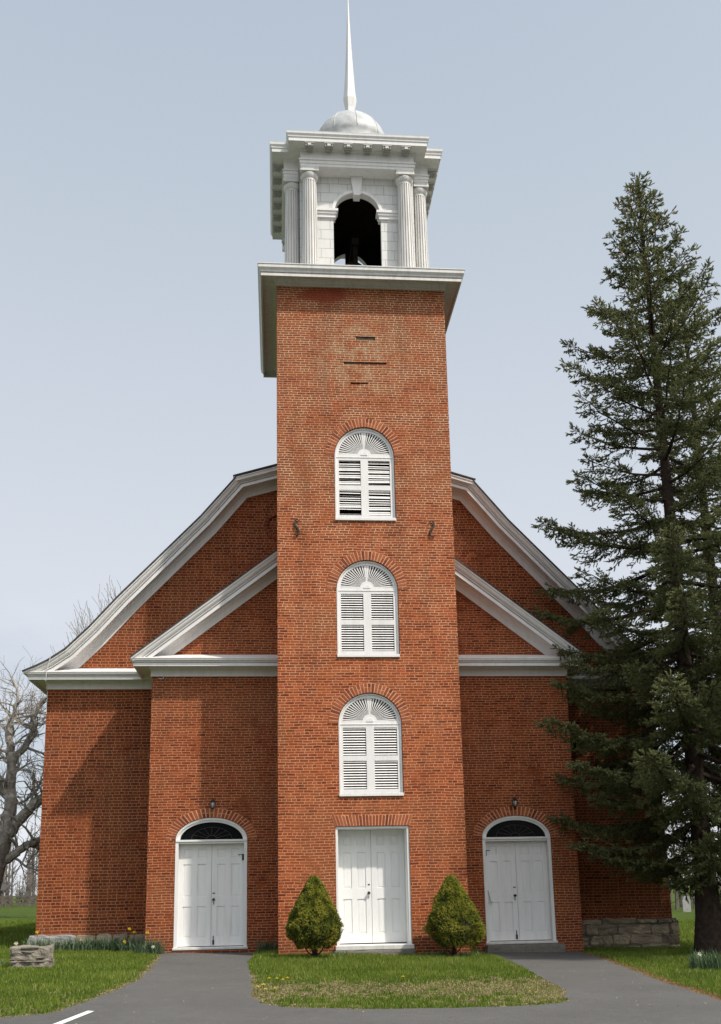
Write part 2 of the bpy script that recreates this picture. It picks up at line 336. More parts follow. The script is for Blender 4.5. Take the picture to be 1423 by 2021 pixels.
# ------------------------------------------------------------------ ground, path
YP, YN = 1.75, 3.27
g = MB(); xs = [-900, -300, -60, -15, 15, 60, 300, 900]; ys = [-300, -60, -20, 0, 30, 120, 400, 1200]
g.add([(x, y, gz(x) - .004) for y in ys for x in xs], [(j * 8 + i, j * 8 + i + 1, (j + 1) * 8 + i + 1, (j + 1) * 8 + i) for j in range(7) for i in range(7)])
kind(g.obj('ground', M['ground']), 'structure')
LAWN_L = [(-5.45, -10.77), (-4.97, -10.31), (-4.74, -8.89), (-4.62, -7.49), (-4.51, -5.77), (-4.64, -2.95), (-4.85, .3), (-4.95, 1.75)]
ISLAND = [(-2.77, 1.75), (-2.77, .4), (-2.80, -2.41), (-2.63, -6.37), (-2.58, -8.38), (-2.43, -9.38), (-2.14, -9.87), (-1.24, -10.16), (.05, -10.15), (1.16, -9.94), (1.7, -9.5), (1.86, -8.8), (2.12, -7.98), (2.25, -6.73), (2.49, -4.09), (2.7, -.95), (2.72, 1.75)]
LAWN_R = [(3.6, -10.6), (3.85, -9.2), (4.0, -8.0), (4.1, -6.8), (4.53, -3.86), (4.98, -.6), (5.21, 1.75)]
def roughen(pl, amp, step=.25):
    o = []
    for i in range(len(pl) - 1):
        a, b = Vector(pl[i]), Vector(pl[i + 1]); n = max(1, int((b - a).length / step))
        for k in range(n):
            p = a.lerp(b, k / n); d = (b - a).normalized(); q = noise.noise(Vector((p.x * 2.3, p.y * 2.3, 0))) + .6 * noise.noise(Vector((p.x * 7, p.y * 7, 3)))
            o.append((p.x - d.y * q * amp, p.y + d.x * q * amp) if 0 < i + k else pl[0])
    o.append(pl[-1]); return o
eL, eI, eR = roughen(LAWN_L, .07), roughen(ISLAND, .07), roughen(LAWN_R, .07)
def flat_poly(mb, pts, dz):
    tr = tessellate_polygon([[Vector((x, y, 0)) for x, y in pts]])
    mb.add([(x, y, gz(x) + dz) for x, y in pts], tr)
pa = MB()
flat_poly(pa, [(-15, -60), (15, -60), (15, -12.2), (8, -12.0), (5.2, -11.5)] + eR + [(5.3, 1.9), (2.72, 1.9)] + eI[::-1] + [(-2.77, 1.9), (-4.95, 1.9)] + eL[::-1] + [(-7.5, -11.2), (-15, -11.6)], .004)
for s in (-1, 1): pa.add([(s * 15, -60, gz(s * 15) + .004), (s * 80, -60, gz(s * 15) + .004), (s * 80, -12.5, gz(s * 15) + .004), (s * 15, -11.6 if s < 0 else -12.2, gz(s * 15) + .004)], [(0, 1, 2, 3)])
kind(pa.obj('path', M['asphalt']), 'structure')
ln = MB(); P4 = [(-4.86, -12.6), (-4.76, -12.65), (-4.47, -10.19), (-4.56, -10.12)]
ln.add([(x, y, gz(x) + .008) for x, y in P4], [(0, 1, 2, 3)])
kind(ln.obj('painted_parking_line', M['linepaint']), 'structure')

# ------------------------------------------------------------------ church
church = empty('brick_church', (0, 0, 0))
tag(church, 'red brick church with tall central tower, white belfry, thin spire and three white double doors', 'church')
def arc(cx, cz, rx, rz, a0, a1, n): return [(cx + rx * math.cos(a0 + (a1 - a0) * k / n), cz + rz * math.sin(a0 + (a1 - a0) * k / n)) for k in range(n + 1)]
def wall(mb, outer, holes, y, depth):
    polys = [[Vector((x, z, 0)) for x, z in outer]] + [[Vector((x, z, 0)) for x, z in h] for h, _ in holes]
    tri = tessellate_polygon(polys); flat = [p for q in polys for p in q]
    mb.add([(p.x, y, p.y) for p in flat], tri)
    for h, d in holes:
        n = len(h); mb.add([(x, y, z) for x, z in h] + [(x, y + d, z) for x, z in h], [(i, (i + 1) % n, (i + 1) % n + n, i + n) for i in range(n)])
    n = len(outer); mb.add([(x, y, z) for x, z in outer] + [(x, y + depth, z) for x, z in outer], [(i, i + n, (i + 1) % n + n, (i + 1) % n) for i in range(n)])
WIN = [(0.0, 10.56, 12.22, .8), (0.0, 7.06, 8.695, .765), (0.0, 3.71, 5.365, .75)]   # cx, sill top, spring, rise
HW = .765
def arched(cx, z0, zs, hw, rise, n=24): return [(cx - hw, z0), (cx + hw, z0)] + arc(cx, zs, hw, rise, 0, math.pi, n)
TH = 2.19
holes = [(arched(c, a, s, HW, r), .4) for c, a, s, r in WIN]
holes.append(([(-.865, .26), (.865, .26), (.865, 2.945), (-.865, 2.945)], .62))
for x0, x1, z0, z1 in ((-.15, .34, 15.46, 15.58), (-.48, .62, 14.775, 14.845), (-.31, .13, 14.205, 14.275)):
    holes.append(([(x0, z0), (x1, z0 + .01), (x1 + .01, z1), (x0 - .01, z1)], .1))
tw = MB(); wall(tw, [(-TH, -.5), (TH, -.5), (TH + .02, 17.0), (-TH - .02, 17.0)], holes, 0, 4.4)
tower = tw.obj('tower_wall', M['brick_tower'], church)
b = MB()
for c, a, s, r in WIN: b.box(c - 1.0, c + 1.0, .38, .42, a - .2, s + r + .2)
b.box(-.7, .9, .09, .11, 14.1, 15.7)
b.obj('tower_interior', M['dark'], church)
b = MB(); b.prism_y([(-.15, 15.49), (.2, 15.485), (.34, 15.52), (.34, 15.57), (.1, 15.555), (-.15, 15.575)], .03, .08); b.obj('slot_beam_end', M['oldwood'], church)
b = MB(); b.prism_y([(-.45, 14.80), (.6, 14.80), (.6, 14.83), (-.45, 14.835)], .04, .08)
b.obj('slot_beam_end', M['oldwood'], church)

DOORX = 3.83; DHW = .885; DSP = 2.745; DRISE = .555
pw = MB(); dz0 = .12
wall(pw, [(-5.38, -.5), (5.38, -.5), (5.38, 7.0), (5.38, 7.15), (0, 11.35), (-5.38, 7.15)], [(arched(s * DOORX, dz0 + (.04 if s < 0 else 0), DSP + (.02 if s < 0 else -.03), DHW, DRISE), .6) for s in (-1, 1)], YP, 1.6)
portico = pw.obj('portico_wall', M['brick_portico'], church)
RAKE = [(-8.86, 7.24), (-8.5, 7.4), (-8.23, 7.54), (-7.77, 7.86), (-7.18, 8.46), (-6.43, 9.33), (-5.18, 10.66), (-4.28, 11.62), (-3.32, 12.80)]
RAKE = RAKE + [(0, 13.78)] + [(-x, z) for x, z in RAKE[::-1]]
nw = MB(); top = [(x, z - .12) for x, z in RAKE if abs(x) < 8.3]
outl = [(-8.316, -.6), (8.316, -.6), (8.316, 7.3)] + top[::-1] + [(-8.316, 7.3)]
wall(nw, outl, [], YN, 22)
nw.add([(x, YN + 22, z) for x, z in outl], [tuple(range(len(outl)))])
nw.obj('nave_wall', M['brick_nave'], church)

# mouldings
def norm2(path):
    out_ = []
    for i in range(len(path)):
        a = Vector(path[max(i - 1, 0)]); c = Vector(path[min(i + 1, len(path) - 1)]); p = Vector(path[i])
        d1 = (p - a).normalized() if i > 0 else (c - p).normalized(); d2 = (c - p).normalized() if i < len(path) - 1 else d1
        n1 = Vector((-d1.y, d1.x)); n2 = Vector((-d2.y, d2.x)); nn = (n1 + n2).normalized(); out_.append(nn / max(.3, nn.dot(n1)))
    return out_
def rake_sweep(path, prof, y, clipz=None):
    ns = norm2(path); mb = MB(); rings = []
    for p, n in zip(path, ns): rings.append([(p[0] - n.x * d, y + yo, p[1] - n.y * d) for d, yo in prof])
    mb.sweep(rings)
    if clipz is None: return mb
    bm = bmesh.new(); vs = [bm.verts.new(v) for v in mb.v]
    for f in mb.f: bm.faces.new([vs[i] for i in f])
    r = bmesh.ops.bisect_plane(bm, geom=bm.verts[:] + bm.edges[:] + bm.faces[:], plane_co=(0, 0, clipz), plane_no=(0, 0, 1), clear_inner=True)
    bmesh.ops.holes_fill(bm, edges=[e for e in bm.edges if e.is_boundary])
    bm.verts.index_update(); q = MB(); q.v = [tuple(v.co) for v in bm.verts]; q.f = [tuple(v.index for v in f.verts) for f in bm.faces]; bm.free(); return q
RP = [(0, -.53), (.04, -.53), (.04, -.51), (.055, -.50), (.10, -.485), (.135, -.45), (.138, -.39), (.158, -.39), (.16, -.445), (.18, -.44), (.182, -.36), (.21, -.36), (.213, -.43), (.29, -.43), (.29, -.39), (.255, -.385), (.255, -.08), (.30, -.05), (.33, -.03), (.47, -.03), (.47, .03), (0, .03)]
rake_sweep(RAKE, RP, YN, 7.2).obj('raking_cornice', M['white'], church)
PR = [(-5.86, 7.27), (0, 11.83), (5.86, 7.27)]
rake_sweep(PR, RP, YP, 7.2).obj('raking_cornice', M['white'], church)
rf = rake_sweep(RAKE, [(-.035, -.56), (0, -.56), (.0, 22.2), (-.035, 22.2)], YN)
ovh = rake_sweep([(-3.42, 12.82), (0, 13.84), (3.42, 12.82)], [(-.02, -.57), (.018, -.57), (.018, 22.2), (-.02, 22.2)], YN)
k0 = MB(); k0.v = rf.v; k0.f = rf.f; k0.add(ovh.v, ovh.f); k0.obj('nave_roof', M['shingle'], church)
rake_sweep([(-3.40, 12.80), (0, 13.82), (3.40, 12.80)], [(.0, -.555), (.05, -.555), (.06, -.535), (.13, -.53), (.13, -.4), (0, -.4)], YN).obj('roof_break_moulding', M['white'], church)
rake_sweep(PR, [(-.03, -.55), (0, -.55), (0, 1.5), (-.03, 1.5)], YP).obj('portico_roof', M['shingle'], church)

def loop_sweep(path, prof, closed=False):
    """path in XY (outward to the right of travel), prof (offset, z)"""
    mb = MB(); n = len(path); rings = []
    for i in range(n):
        p = Vector(path[i])
        a = Vector(path[(i - 1) % n]) if (closed or i > 0) else None; c = Vector(path[(i + 1) % n]) if (closed or i < n - 1) else None
        d1 = (p - a).normalized() if a is not None else (c - p).normalized(); d2 = (c - p).normalized() if c is not None else d1
        n1 = Vector((d1.y, -d1.x)); n2 = Vector((d2.y, -d2.x)); nn = (n1 + n2).normalized(); nn = nn / max(.2, nn.dot(n1))
        rings.append([(p.x + nn.x * o, p.y + nn.y * o, z) for o, z in prof])
    if closed: rings.append(rings[0])
    mb.sweep(rings, True, not closed); return mb
CP = [(-.03, 6.87), (.03, 6.87), (.03, 7.02), (.06, 7.06), (.08, 7.11), (.375, 7.11), (.375, 7.055), (.42, 7.055), (.42, 7.13), (.39, 7.132), (.39, 7.155), (.445, 7.157), (.45, 7.175), (.49, 7.2), (.49, 7.23), (.505, 7.235), (.505, 7.255), (.02, 7.44), (-.03, 7.44)]
loop_sweep([(-8.316, YN + 22), (-8.316, YN), (8.316, YN), (8.316, YN + 22)], [(o, z + .003) for o, z in CP]).obj('cornice', M['white'], church)
loop_sweep([(-5.38, YN - .02), (-5.38, YP), (5.38, YP), (5.38, YN - .02)], [(o, z + .022) for o, z in CP]).obj('cornice', M['white'], church)
TP = [(-.05, 16.97), (.03, 16.97), (.03, 17.03), (.06, 17.07), (.09, 17.12), (.37, 17.12), (.37, 16.995), (.405, 16.995), (.405, 17.065), (.375, 17.067), (.375, 17.095), (.42, 17.10), (.43, 17.14), (.475, 17.2), (.475, 17.285), (.49, 17.29), (.49, 17.315), (-.05, 17.36)]
SQ = lambda h, cy=2.2: [(-h, cy + h), (-h, cy - h), (h, cy - h), (h, cy + h)]
loop_sweep(SQ(2.21), TP, True).obj('tower_cornice', M['white_old'], church)
b = MB(); b.box(-2.2, 2.2, 0.0, 4.4, 17.25, 17.355); b.obj('belfry_floor', M['lead'], church)

# foundations: rough stones, each its own block
def rough_block(mb, x0, x1, y0, y1, z0, z1, amp=.025, n=4):
    bm = bmesh.new(); bmesh.ops.create_cube(bm, size=1); bmesh.ops.subdivide_edges(bm, edges=bm.edges[:], cuts=n, use_grid_fill=True)
    sx = rng.uniform(0, 99)
    for v in bm.verts:
        c = Vector((x0 + (v.co.x + .5) * (x1 - x0), y0 + (v.co.y + .5) * (y1 - y0), z0 + (v.co.z + .5) * (z1 - z0)))
        e = sum(abs(abs(q) - .5) < .01 for q in v.co)
        k = Vector((v.co.x * (x1 - x0), v.co.y * (y1 - y0), v.co.z * (z1 - z0))).normalized()
        v.co = c - k * (.02 * max(0, e - 1)) + noise.noise_vector(c * 5 + Vector((sx, 0, 0))) * amp + noise.noise_vector(c * 17 + Vector((sx, 0, 0))) * amp * .5
    bm.verts.index_update(); mb.add([tuple(v.co) for v in bm.verts], [tuple(v.index for v in f.verts) for f in bm.faces]); bm.free()
fb = MB(); x = -7.3
while x < -5.4:
    w = rng.uniform(.35, .8); rough_block(fb, x, min(x + w, -5.36), YN - .03, YN + .3, .1, .53 + rng.uniform(-.03, .03)); x += w + .015
fb.obj('foundation', M['stone'], church)
fb = MB(); rough_block(fb, -8.48, -7.32, YN - .12, YN + .6, .05, .52, .03, 6); fb.obj('foundation_stone', M['palestone'], church)
fb = MB(); zr = -.35
rows = [(-.35, -.06), (-.05, .2), (.21, .48), (.49, .60)]
bk = MB(); bk.box(5.4, 8.42, YN - .012, YN + .1, -.5, .595); bk.obj('foundation_core', M['concrete'], church)
for z0, z1 in rows:
    x = 5.36
    while x < 8.42:
        w = rng.uniform(.25, 1.0); rough_block(fb, x, min(x + w, 8.46), YN - .06 + rng.uniform(-.05, .03), YN + .3, z0 - rng.uniform(0, .02), z1 + rng.uniform(-.04, .035), .045, 5); x += w + .004
y = YN + .3
fb.obj('foundation', M['stone'], church)

# brick arches
def voussoirs(name, cx, zs, rx, rz, th, n, y):
    mb = MB(); back = MB(); tot = math.pi
    outer = arc(cx, zs, rx + th, rz + th, 0, tot, 40); inner = arc(cx, zs, rx - .004, rz - .004, 0, tot, 40)
    for i in range(40): back.prism_y([outer[i], outer[i + 1], inner[i + 1], inner[i]], y - .010, y + .03)
    for k in range(n):
        a0 = tot * (k + .15) / n; a1 = tot * (k + .85) / n
        cuts = [0, 1] if rng.random() < .45 else [0, rng.choice([.45, .5, .55]), 1]
        for q in range(len(cuts) - 1):
            t0 = cuts[q] * th + (.008 if q else -.004); t1 = cuts[q + 1] * th - .004 + rng.uniform(-.008, .012)
            pt = lambda a, t_: (cx + (rx + t_) * math.cos(a), zs + (rz + t_) * math.sin(a))
            mb.prism_y([pt(a0, t0), pt(a0, t1), pt(a1, t1), pt(a1, t0)], y - .013 - rng.uniform(0, .004), y + .02)
    o = mb.obj(name, M['voussoir'], church); back.obj('arch_mortar', M['mortar'], o)
for c, a, s, r in WIN: voussoirs('brick_arch', c, s, HW + .005, r + .005, .225, 33, 0)
for s in (-1, 1): voussoirs('brick_arch', s * DOORX, DSP + (.02 if s < 0 else -.03), DHW + .005, DRISE + .005, .225, 31, YP)
mb = MB(); back = MB(); n = 24
back.prism_y([(-.87, 2.95), (.87, 2.95), (.96, 3.2), (-.96, 3.2)], -.010, .03)
for k in range(n):
    f0, f1 = (k + .14) / n, (k + .86) / n; X = lambda f, tp: -.87 - .09 * tp + f * (1.74 + .18 * tp)
    mb.prism_y([(X(f0, 0), 2.95), (X(f1, 0), 2.95), (X(f1, 1), 3.2 + rng.uniform(-.02, .01)), (X(f0, 1), 3.2)], -.012 - rng.uniform(0, .005), .02)
o = mb.obj('brick_lintel', M['voussoir'], church); back.obj('lintel_mortar', M['mortar'], o)
# round blind opening in the gable beside the tower
mb = MB(); n = 20
for k in range(n):
    a0, a1 = 2 * math.pi * (k + .08) / n, 2 * math.pi * (k + .92) / n; cx, cz = -2.15, 11.56
    mb.prism_y([(cx + .32 * math.cos(a0), cz + .32 * math.sin(a0)), (cx + .42 * math.cos(a0), cz + .42 * math.sin(a0)), (cx + .42 * math.cos(a1), cz + .42 * math.sin(a1)), (cx + .32 * math.cos(a1), cz + .32 * math.sin(a1))], YN - .05, YN + .02)
mb.obj('round_brick_ring', M['voussoir'], church)

# louvred windows
def louvred_window(cx, z0, zs, rise, messy):
    f = MB(); yF = .07; ft = .105; W = HW - .012
    out_ = arched(cx, z0 + .0, zs, W, rise - .012, 32); inn = arched(cx, z0 + .09, zs + .085, W - ft, rise - .012 - ft - .075, 32)
    # frame as front face with holes for fan and four panels
    fan = [(cx - (W - ft), zs + .085)] + [(cx + (W - ft), zs + .085)] + arc(cx, zs + .085, W - ft, rise - .012 - ft - .085, .05, math.pi - .05, 28)
    H = zs - z0; pb = z0 + .10; pt = zs - .085; midr = .125; ph = (pt - pb - midr) / 2; cgap = .19; pwid = (2 * (W - ft) - cgap) / 2
    pans = []
    for sx in (-1, 1):
        xa = cx + (cgap / 2 if sx > 0 else -cgap / 2 - pwid)
        for k in (0, 1):
            za = pb + k * (ph + midr); pans.append((xa, xa + pwid, za, za + ph))
    wall(f, out_, [(fan, .06)] + [([(a, c), (b_, c), (b_, d), (a, d)], .06) for a, b_, c, d in pans], yF, .1)
    # outer casing bead standing proud
    for i in range(32):
        p0, p1 = arc(cx, zs, W, rise - .012, 0, math.pi, 32)[i:i + 2]; q0, q1 = arc(cx, zs, W - .035, rise - .047, 0, math.pi, 32)[i:i + 2]
        f.prism_y([p0, p1, q1, q0], yF - .03, yF + .01)
    for s in (-1, 1): f.box(cx + s * W - (.035 if s > 0 else 0), cx + s * W + (.035 if s < 0 else 0), yF - .03, yF + .01, z0, zs)
    f.box(cx - W + .04, cx + W - .04, yF - .012, yF + .01, zs - .014, zs + .002)
    win = f.obj('louvered_window', M['white'], church)
    s = MB(); s.box(cx - .765, cx + .755, -.045, .2, z0 - .075, z0 - .0); s.obj('window_sill', M['white'], win, bevel=.006)
    for a, b_, c, d in pans:
        l = MB(); n = 11; p = (d - c) / n
        for k in range(n):
            z = c + (k + .35) * p; h = .5 * p; dy = .022; off = 0
            if messy:
                q = rng.random()
                if q < .2: h = .98 * p; dy = .012
                elif q < .32: h = .3 * p; dy = .035
                elif q < .36: continue
                off = rng.uniform(-.01, .01)
            z += off; e = .004 if messy else .0015; t0, t1 = rng.uniform(-e, e), rng.uniform(-e, e)
            l.add([(a, yF + .01, z + t0), (b_, yF + .01, z + t1), (b_, yF + .01 + dy, z + h + t1), (a, yF + .01 + dy, z + h + t0), (a, yF + .02, z + t0), (b_, yF + .02, z + t1), (b_, yF + .02 + dy, z + h + t1), (a, yF + .02 + dy, z + h + t0)],
                  [(0, 1, 2, 3), (7, 6, 5, 4), (0, 4, 5, 1), (2, 6, 7, 3), (1, 5, 6, 2), (3, 7, 4, 0)])
        l.obj('louver_panel', M['white'], win)
    sb = MB(); fx, fz = W - ft - .0, rise - .012 - ft - .085; zc = zs + .085; n = 28
    for k in range(n):
        a = math.pi * (k + .5) / n; da = math.pi / n * .24; r0 = .13
        if abs(a - math.pi / 2) < .09: da *= 1.9
        P0 = lambda aa, t_: (cx + (r0 + (fx - r0) * t_) * math.cos(aa), zc + (r0 + (fz - r0) * t_) * math.sin(aa))
        sb.prism_y([P0(a - da, 0), P0(a - da, 1.02), P0(a + da, 1.02), P0(a + da, 0)], yF + .012, yF + .03)
    sb.prism_y(arc(cx, zc - .01, .17, .16, 0, math.pi, 14), yF + .005, yF + .04); sb.prism_y(arc(cx, zc - .03, .085, .09, 0, math.pi, 12), yF - .012, yF + .006)
    sb.obj('sunburst_vent', M['white'], win)
for i, (c, a, s, r) in enumerate(WIN): louvred_window(c, a, s, r, i == 0)

# doors
def leaf(x0, x1, z0, z1, y, sp, parent, mat):
    mb = MB(); w = x1 - x0; h = z1 - z0; st = w * .16; pwid = (w - 3 * st) / 2
    hs = []
    for zr0, zr1 in sp:
        for k in (0, 1):
            a = x0 + st + k * (pwid + st); hs.append((a, a + pwid, z0 + zr0 * h, z0 + zr1 * h))
    wall(mb, [(x0, z0), (x1, z0), (x1, z1), (x0, z1)], [([(a, c), (b_, c), (b_, d), (a, d)], .024) for a, b_, c, d in hs], y, .05)
    for a, b_, c, d in hs:
        i = .04; mb.add([(a, y + .024, c), (b_, y + .024, c), (b_, y + .024, d), (a, y + .024, d), (a + i, y + .012, c + i), (b_ - i, y + .012, c + i), (b_ - i, y + .012, d - i), (a + i, y + .012, d - i)],
               [(0, 1, 5, 4), (1, 2, 6, 5), (2, 3, 7, 6), (3, 0, 4, 7), (4, 5, 6, 7)])
    return mb.obj('door_leaf', mat, parent)
def knob(x, y, z, parent):
    m_ = MB(); prof = [(.0, 0), (.03, 0), (.03, -.012), (.013, -.018), (.012, -.04), (.03, -.048), (.036, -.062), (.028, -.078), (.0, -.084)]
    rings = [[(x + r * math.cos(t), y + d, z + r * math.sin(t)) for t in [2 * math.pi * k / 14 for k in range(14)]] for r, d in prof]
    m_.sweep(rings); m_.box(x - .006, x + .006, y - .02, y - .012, z - .12, z - .05); m_.obj('door_knob', M['iron'], parent, True)
SP = [(.085, .385), (.48, .80), (.86, .95)]
# tower door
d = MB(); yd = .5
d.box(-.86, -.80, yd - .40, yd + .05, .262, 2.94); d.box(.80, .86, yd - .40, yd + .05, .262, 2.94); d.box(-.80, .80, yd - .40, yd + .05, 2.885, 2.94)
for s in (-1, 1): d.box(s * .86 - (.05 if s > 0 else .0), s * .86 + (.05 if s < 0 else 0), .03, yd - .40, .262, 2.94)
d.box(-.81, .81, .03, yd - .40, 2.89, 2.94)
D1 = d.obj('double_door', M['door'], church)
leaf(-.795, -.004, .285, 2.88, yd, SP, D1, M['door']); leaf(.004, .795, .285, 2.88, yd, SP, D1, M['door'])
knob(-.07, yd, 1.42, D1); b = MB(); b.box(-.085, -.04, yd - .008, yd, 1.6, 1.625); b.obj('keyhole_plate', M['iron'], D1)
b = MB(); b.box(-.9, .9, -.07, yd, .16, .262); b.obj('door_sill', M['white_old'], D1, bevel=.012)
b = MB(); rough_block(b, -.95, .93, -.14, .4, -.25, .155, .012, 8); b.obj('door_step', M['concrete'], church)
b = MB(); b.box(-.7, .7, yd + .03, yd + .1, .2, 2.95); b.obj('door_backing', M['dark'], D1)
# side doors
def side_door(s):
    cx = s * DOORX; zs = DSP + (.02 if s < 0 else -.03); z0 = dz0 + (.045 if s < 0 else .005); yd = YP + .22; W = DHW - .008
    f = MB(); y0 = YP + .015
    # arched casing, jambs, transom
    for (ra, rb, ya, yb) in ((0, .05, y0, y0 + .12), (.05, .105, y0 + .035, y0 + .16)):
        A = arc(cx, zs, W - ra, DRISE - .008 - ra, 0, math.pi, 32); B = arc(cx, zs, W - rb, DRISE - .008 - rb, 0, math.pi, 32)
        for i in range(32): f.prism_y([A[i], A[i + 1], B[i + 1], B[i]], ya, yb)
    for q in (-1, 1):
        f.box(min(cx + q * W, cx + q * (W - .075)), max(cx + q * W, cx + q * (W - .075)), y0, y0 + .12, z0, zs)
        f.box(min(cx + q * (W - .003), cx + q * (W - .05)), max(cx + q * (W - .003), cx + q * (W - .05)), y0 + .12, yd + .05, z0, zs - .1)
    f.box(cx - W + .076, cx + W - .076, y0 + .02, yd + .03, zs - .085, zs - .005); f.box(cx - W + .01, cx + W - .01, y0 - .02, y0 + .1, zs - .034, zs + .012)
    D = f.obj('double_door', M['door'], church)
    gl = MB(); gl.prism_y(arc(cx, zs + .014, W - .09, DRISE - .1, 0, math.pi, 32), y0 + .1, y0 + .11); G = gl.obj('fanlight', M['glass'], D)
    mu = MB()
    for k in range(1, 8):
        a = math.pi * k / 8; mu.tube([(cx + .12 * math.cos(a), y0 + .094, zs + .02 + .1 * math.sin(a)), (cx + .5 * math.cos(a), y0 + .094, zs + .02 + .3 * math.sin(a))], .0055, 4)
    mu.tube([(x, y0 + .094, z) for x, z in arc(cx, zs + .02, .5, .3, 0, math.pi, 20)], .005, 4); mu.tube([(x, y0 + .094, z) for x, z in arc(cx, zs + .02, .12, .1, 0, math.pi, 12)], .006, 4)
    mu.obj('fanlight_muntins', M['rust_iron'], D)
    lw = W - .055; leaf(cx - lw, cx - .004, z0 + .06, zs - .088, yd, SP, D, M['door']); leaf(cx + .004, cx + lw, z0 + .06, zs - .088, yd, SP, D, M['door'])
    kx = cx + .06 if s < 0 else cx - .07
    knob(kx, yd, 1.33 if s < 0 else 1.28, D)
    b = MB(); b.box(kx - .03, kx + .03, yd - .008, yd, 1.47, 1.495); b.obj('keyhole_plate', M['iron'], D)
    b = MB(); b.box(kx - .022, kx + .022, yd - .02, yd, z0 + .09, z0 + .2); b.box(kx - .01, kx + .01, yd - .016, yd, z0 + .2, z0 + .3); b.obj('foot_bolt', M['iron'], D)
    hx = cx + lw - .05 if s < 0 else cx - lw + .05
    b = MB(); b.box(hx - .025, hx + .025, yd - .02, yd, 2.27, 2.42); b.box(min(hx, hx - s * -.12), max(hx, hx - s * -.12), yd - .014, yd - .002, 2.40, 2.415); b.obj('hinge', M['iron'], D)
    b = MB(); b.box(cx - W - .03, cx + W + .03, y0 - .04, yd + .05, z0 - .015, z0 + .045); b.obj('door_sill', M['white_old'], D, bevel=.01)
    b = MB(); b.box(cx - W + .1, cx + W - .1, yd + .06, yd + .1, z0, zs + .5); b.obj('door_backing', M['dark'], D)
    if s > 0:
        b = MB(); rough_block(b, cx - .95, cx + 1.02, YP - .3, YP + .12, -.2, z0 - .022, .012, 8); b.obj('door_step', M['concrete'], church)
    return D
side_door(-1); DR = side_door(1)
b = MB(); b.prism_y([(3.05, 1.42), (3.075, 1.42), (3.14, 1.14), (3.11, 1.13)], YP + .14, YP + .165); b.box(3.10, 3.18, YP + .13, YP + .17, 1.115, 1.14); b.obj('door_stay', M['darkgrey'], DR)
# S shaped wall anchors
for s, x in ((-1, -1.72), (1, 1.66)):
    a = MB(); pts = []
    for k in range(19):
        t = k / 18; ang = math.pi * 2 * t
        pts.append((x + s * -.05 * math.sin(ang) * (1.5 if t < .12 or t > .88 else 1) , -.035, 10.07 + .43 * t))
    pts = [(pts[0][0] + s * .07 * 1, -.035, 10.11)] + pts + [(pts[-1][0] - s * .07, -.035, 10.46)]
    a.tube(pts, [.014] + [.03 - .012 * abs(k - 9) / 9 for k in range(19)] + [.014], 6); a.tube([(x, -.05, 10.285), (x, .02, 10.285)], .035, 8); a.obj('wall_anchor', M['rust_iron'], church)
# lightning wire over the left eaves
w = MB(); w.tube([(-8.15, YN - .57, 7.63), (-8.2, YN - .56, 7.45), (-8.24, YN - .55, 7.25), (-8.25, YN - .53, 7.0), (-8.27, YN - .3, 6.92), (-8.30, YN - .05, 6.8), (-8.31, YN - .04, 6.2)], .009, 5); w.obj('lightning_wire', M['white_old'], church)
w = MB(); w.tube([(-5.1, YP - .06, 6.9), (-5.08, YP - .07, 6.84), (-5.13, YP - .07, 6.82), (-5.2, YP - .06, 6.83)], .011, 5); w.obj('wire_hook', M['white_old'], church)

# ------------------------------------------------------------------ belfry
CY = 2.2; CORE = 1.6
bw_ = MB()
def rot4(pts, k):    # quarter turns about the tower axis
    o = []
    for x, y, z in pts:
        y -= CY
        for _ in range(k): x, y = -y, x
        o.append((x, y + CY, z))
    return o
hole = arched(0, 17.3, 19.72, .655, .63, 24)
for k in range(4):
    q = MB(); wall(q, [(-CORE, 17.3), (CORE, 17.3), (CORE, 21.1), (-CORE, 21.1)], [(arched(0, 17.3, 19.72, .655, .84, 24) if k == 2 else hole, .18)], CY - CORE, .02); bw_.add(rot4(q.v, k), q.f)
belfry = bw_.obj('belfry', M['ashlar'], church)
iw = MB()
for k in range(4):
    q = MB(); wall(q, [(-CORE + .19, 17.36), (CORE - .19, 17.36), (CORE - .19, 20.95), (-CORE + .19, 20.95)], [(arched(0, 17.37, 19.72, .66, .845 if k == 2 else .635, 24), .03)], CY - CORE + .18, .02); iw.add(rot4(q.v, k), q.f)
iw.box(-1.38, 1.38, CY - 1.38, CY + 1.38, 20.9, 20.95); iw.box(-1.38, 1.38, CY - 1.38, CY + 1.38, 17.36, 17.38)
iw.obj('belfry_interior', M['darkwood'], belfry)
AW, AE = 1.56, 2.01
PLUS = [(-AW, -AE), (AW, -AE), (AW, -AW), (AE, -AW), (AE, AW), (AW, AW), (AW, AE), (-AW, AE), (-AW, AW), (-AE, AW), (-AE, -AW), (-AW, -AW)]
PLUS = [(x, y + CY) for x, y in PLUS]
EP = [(-.45, 20.79), (0, 20.79), (0, 20.87), (.018, 20.875), (.018, 20.96), (.045, 20.965), (.045, 21.0), (.0, 21.005), (.0, 21.25), (.03, 21.27), (.05, 21.31), (.30, 21.31), (.30, 21.30), (.325, 21.30), (.325, 21.40), (.345, 21.415), (.35, 21.45), (.38, 21.50), (.385, 21.55), (.39, 21.57), (-.3, 21.66)]
EP = EP + [(-.45, 21.66)]
e = loop_sweep(PLUS, EP, True); e.obj('entablature', M['white'], belfry)
rfm = MB(); rfm.box(-1.6, 1.6, CY - 1.6, CY + 1.6, 21.0, 21.68); rfm.obj('belfry_roof', M['lead'], belfry)
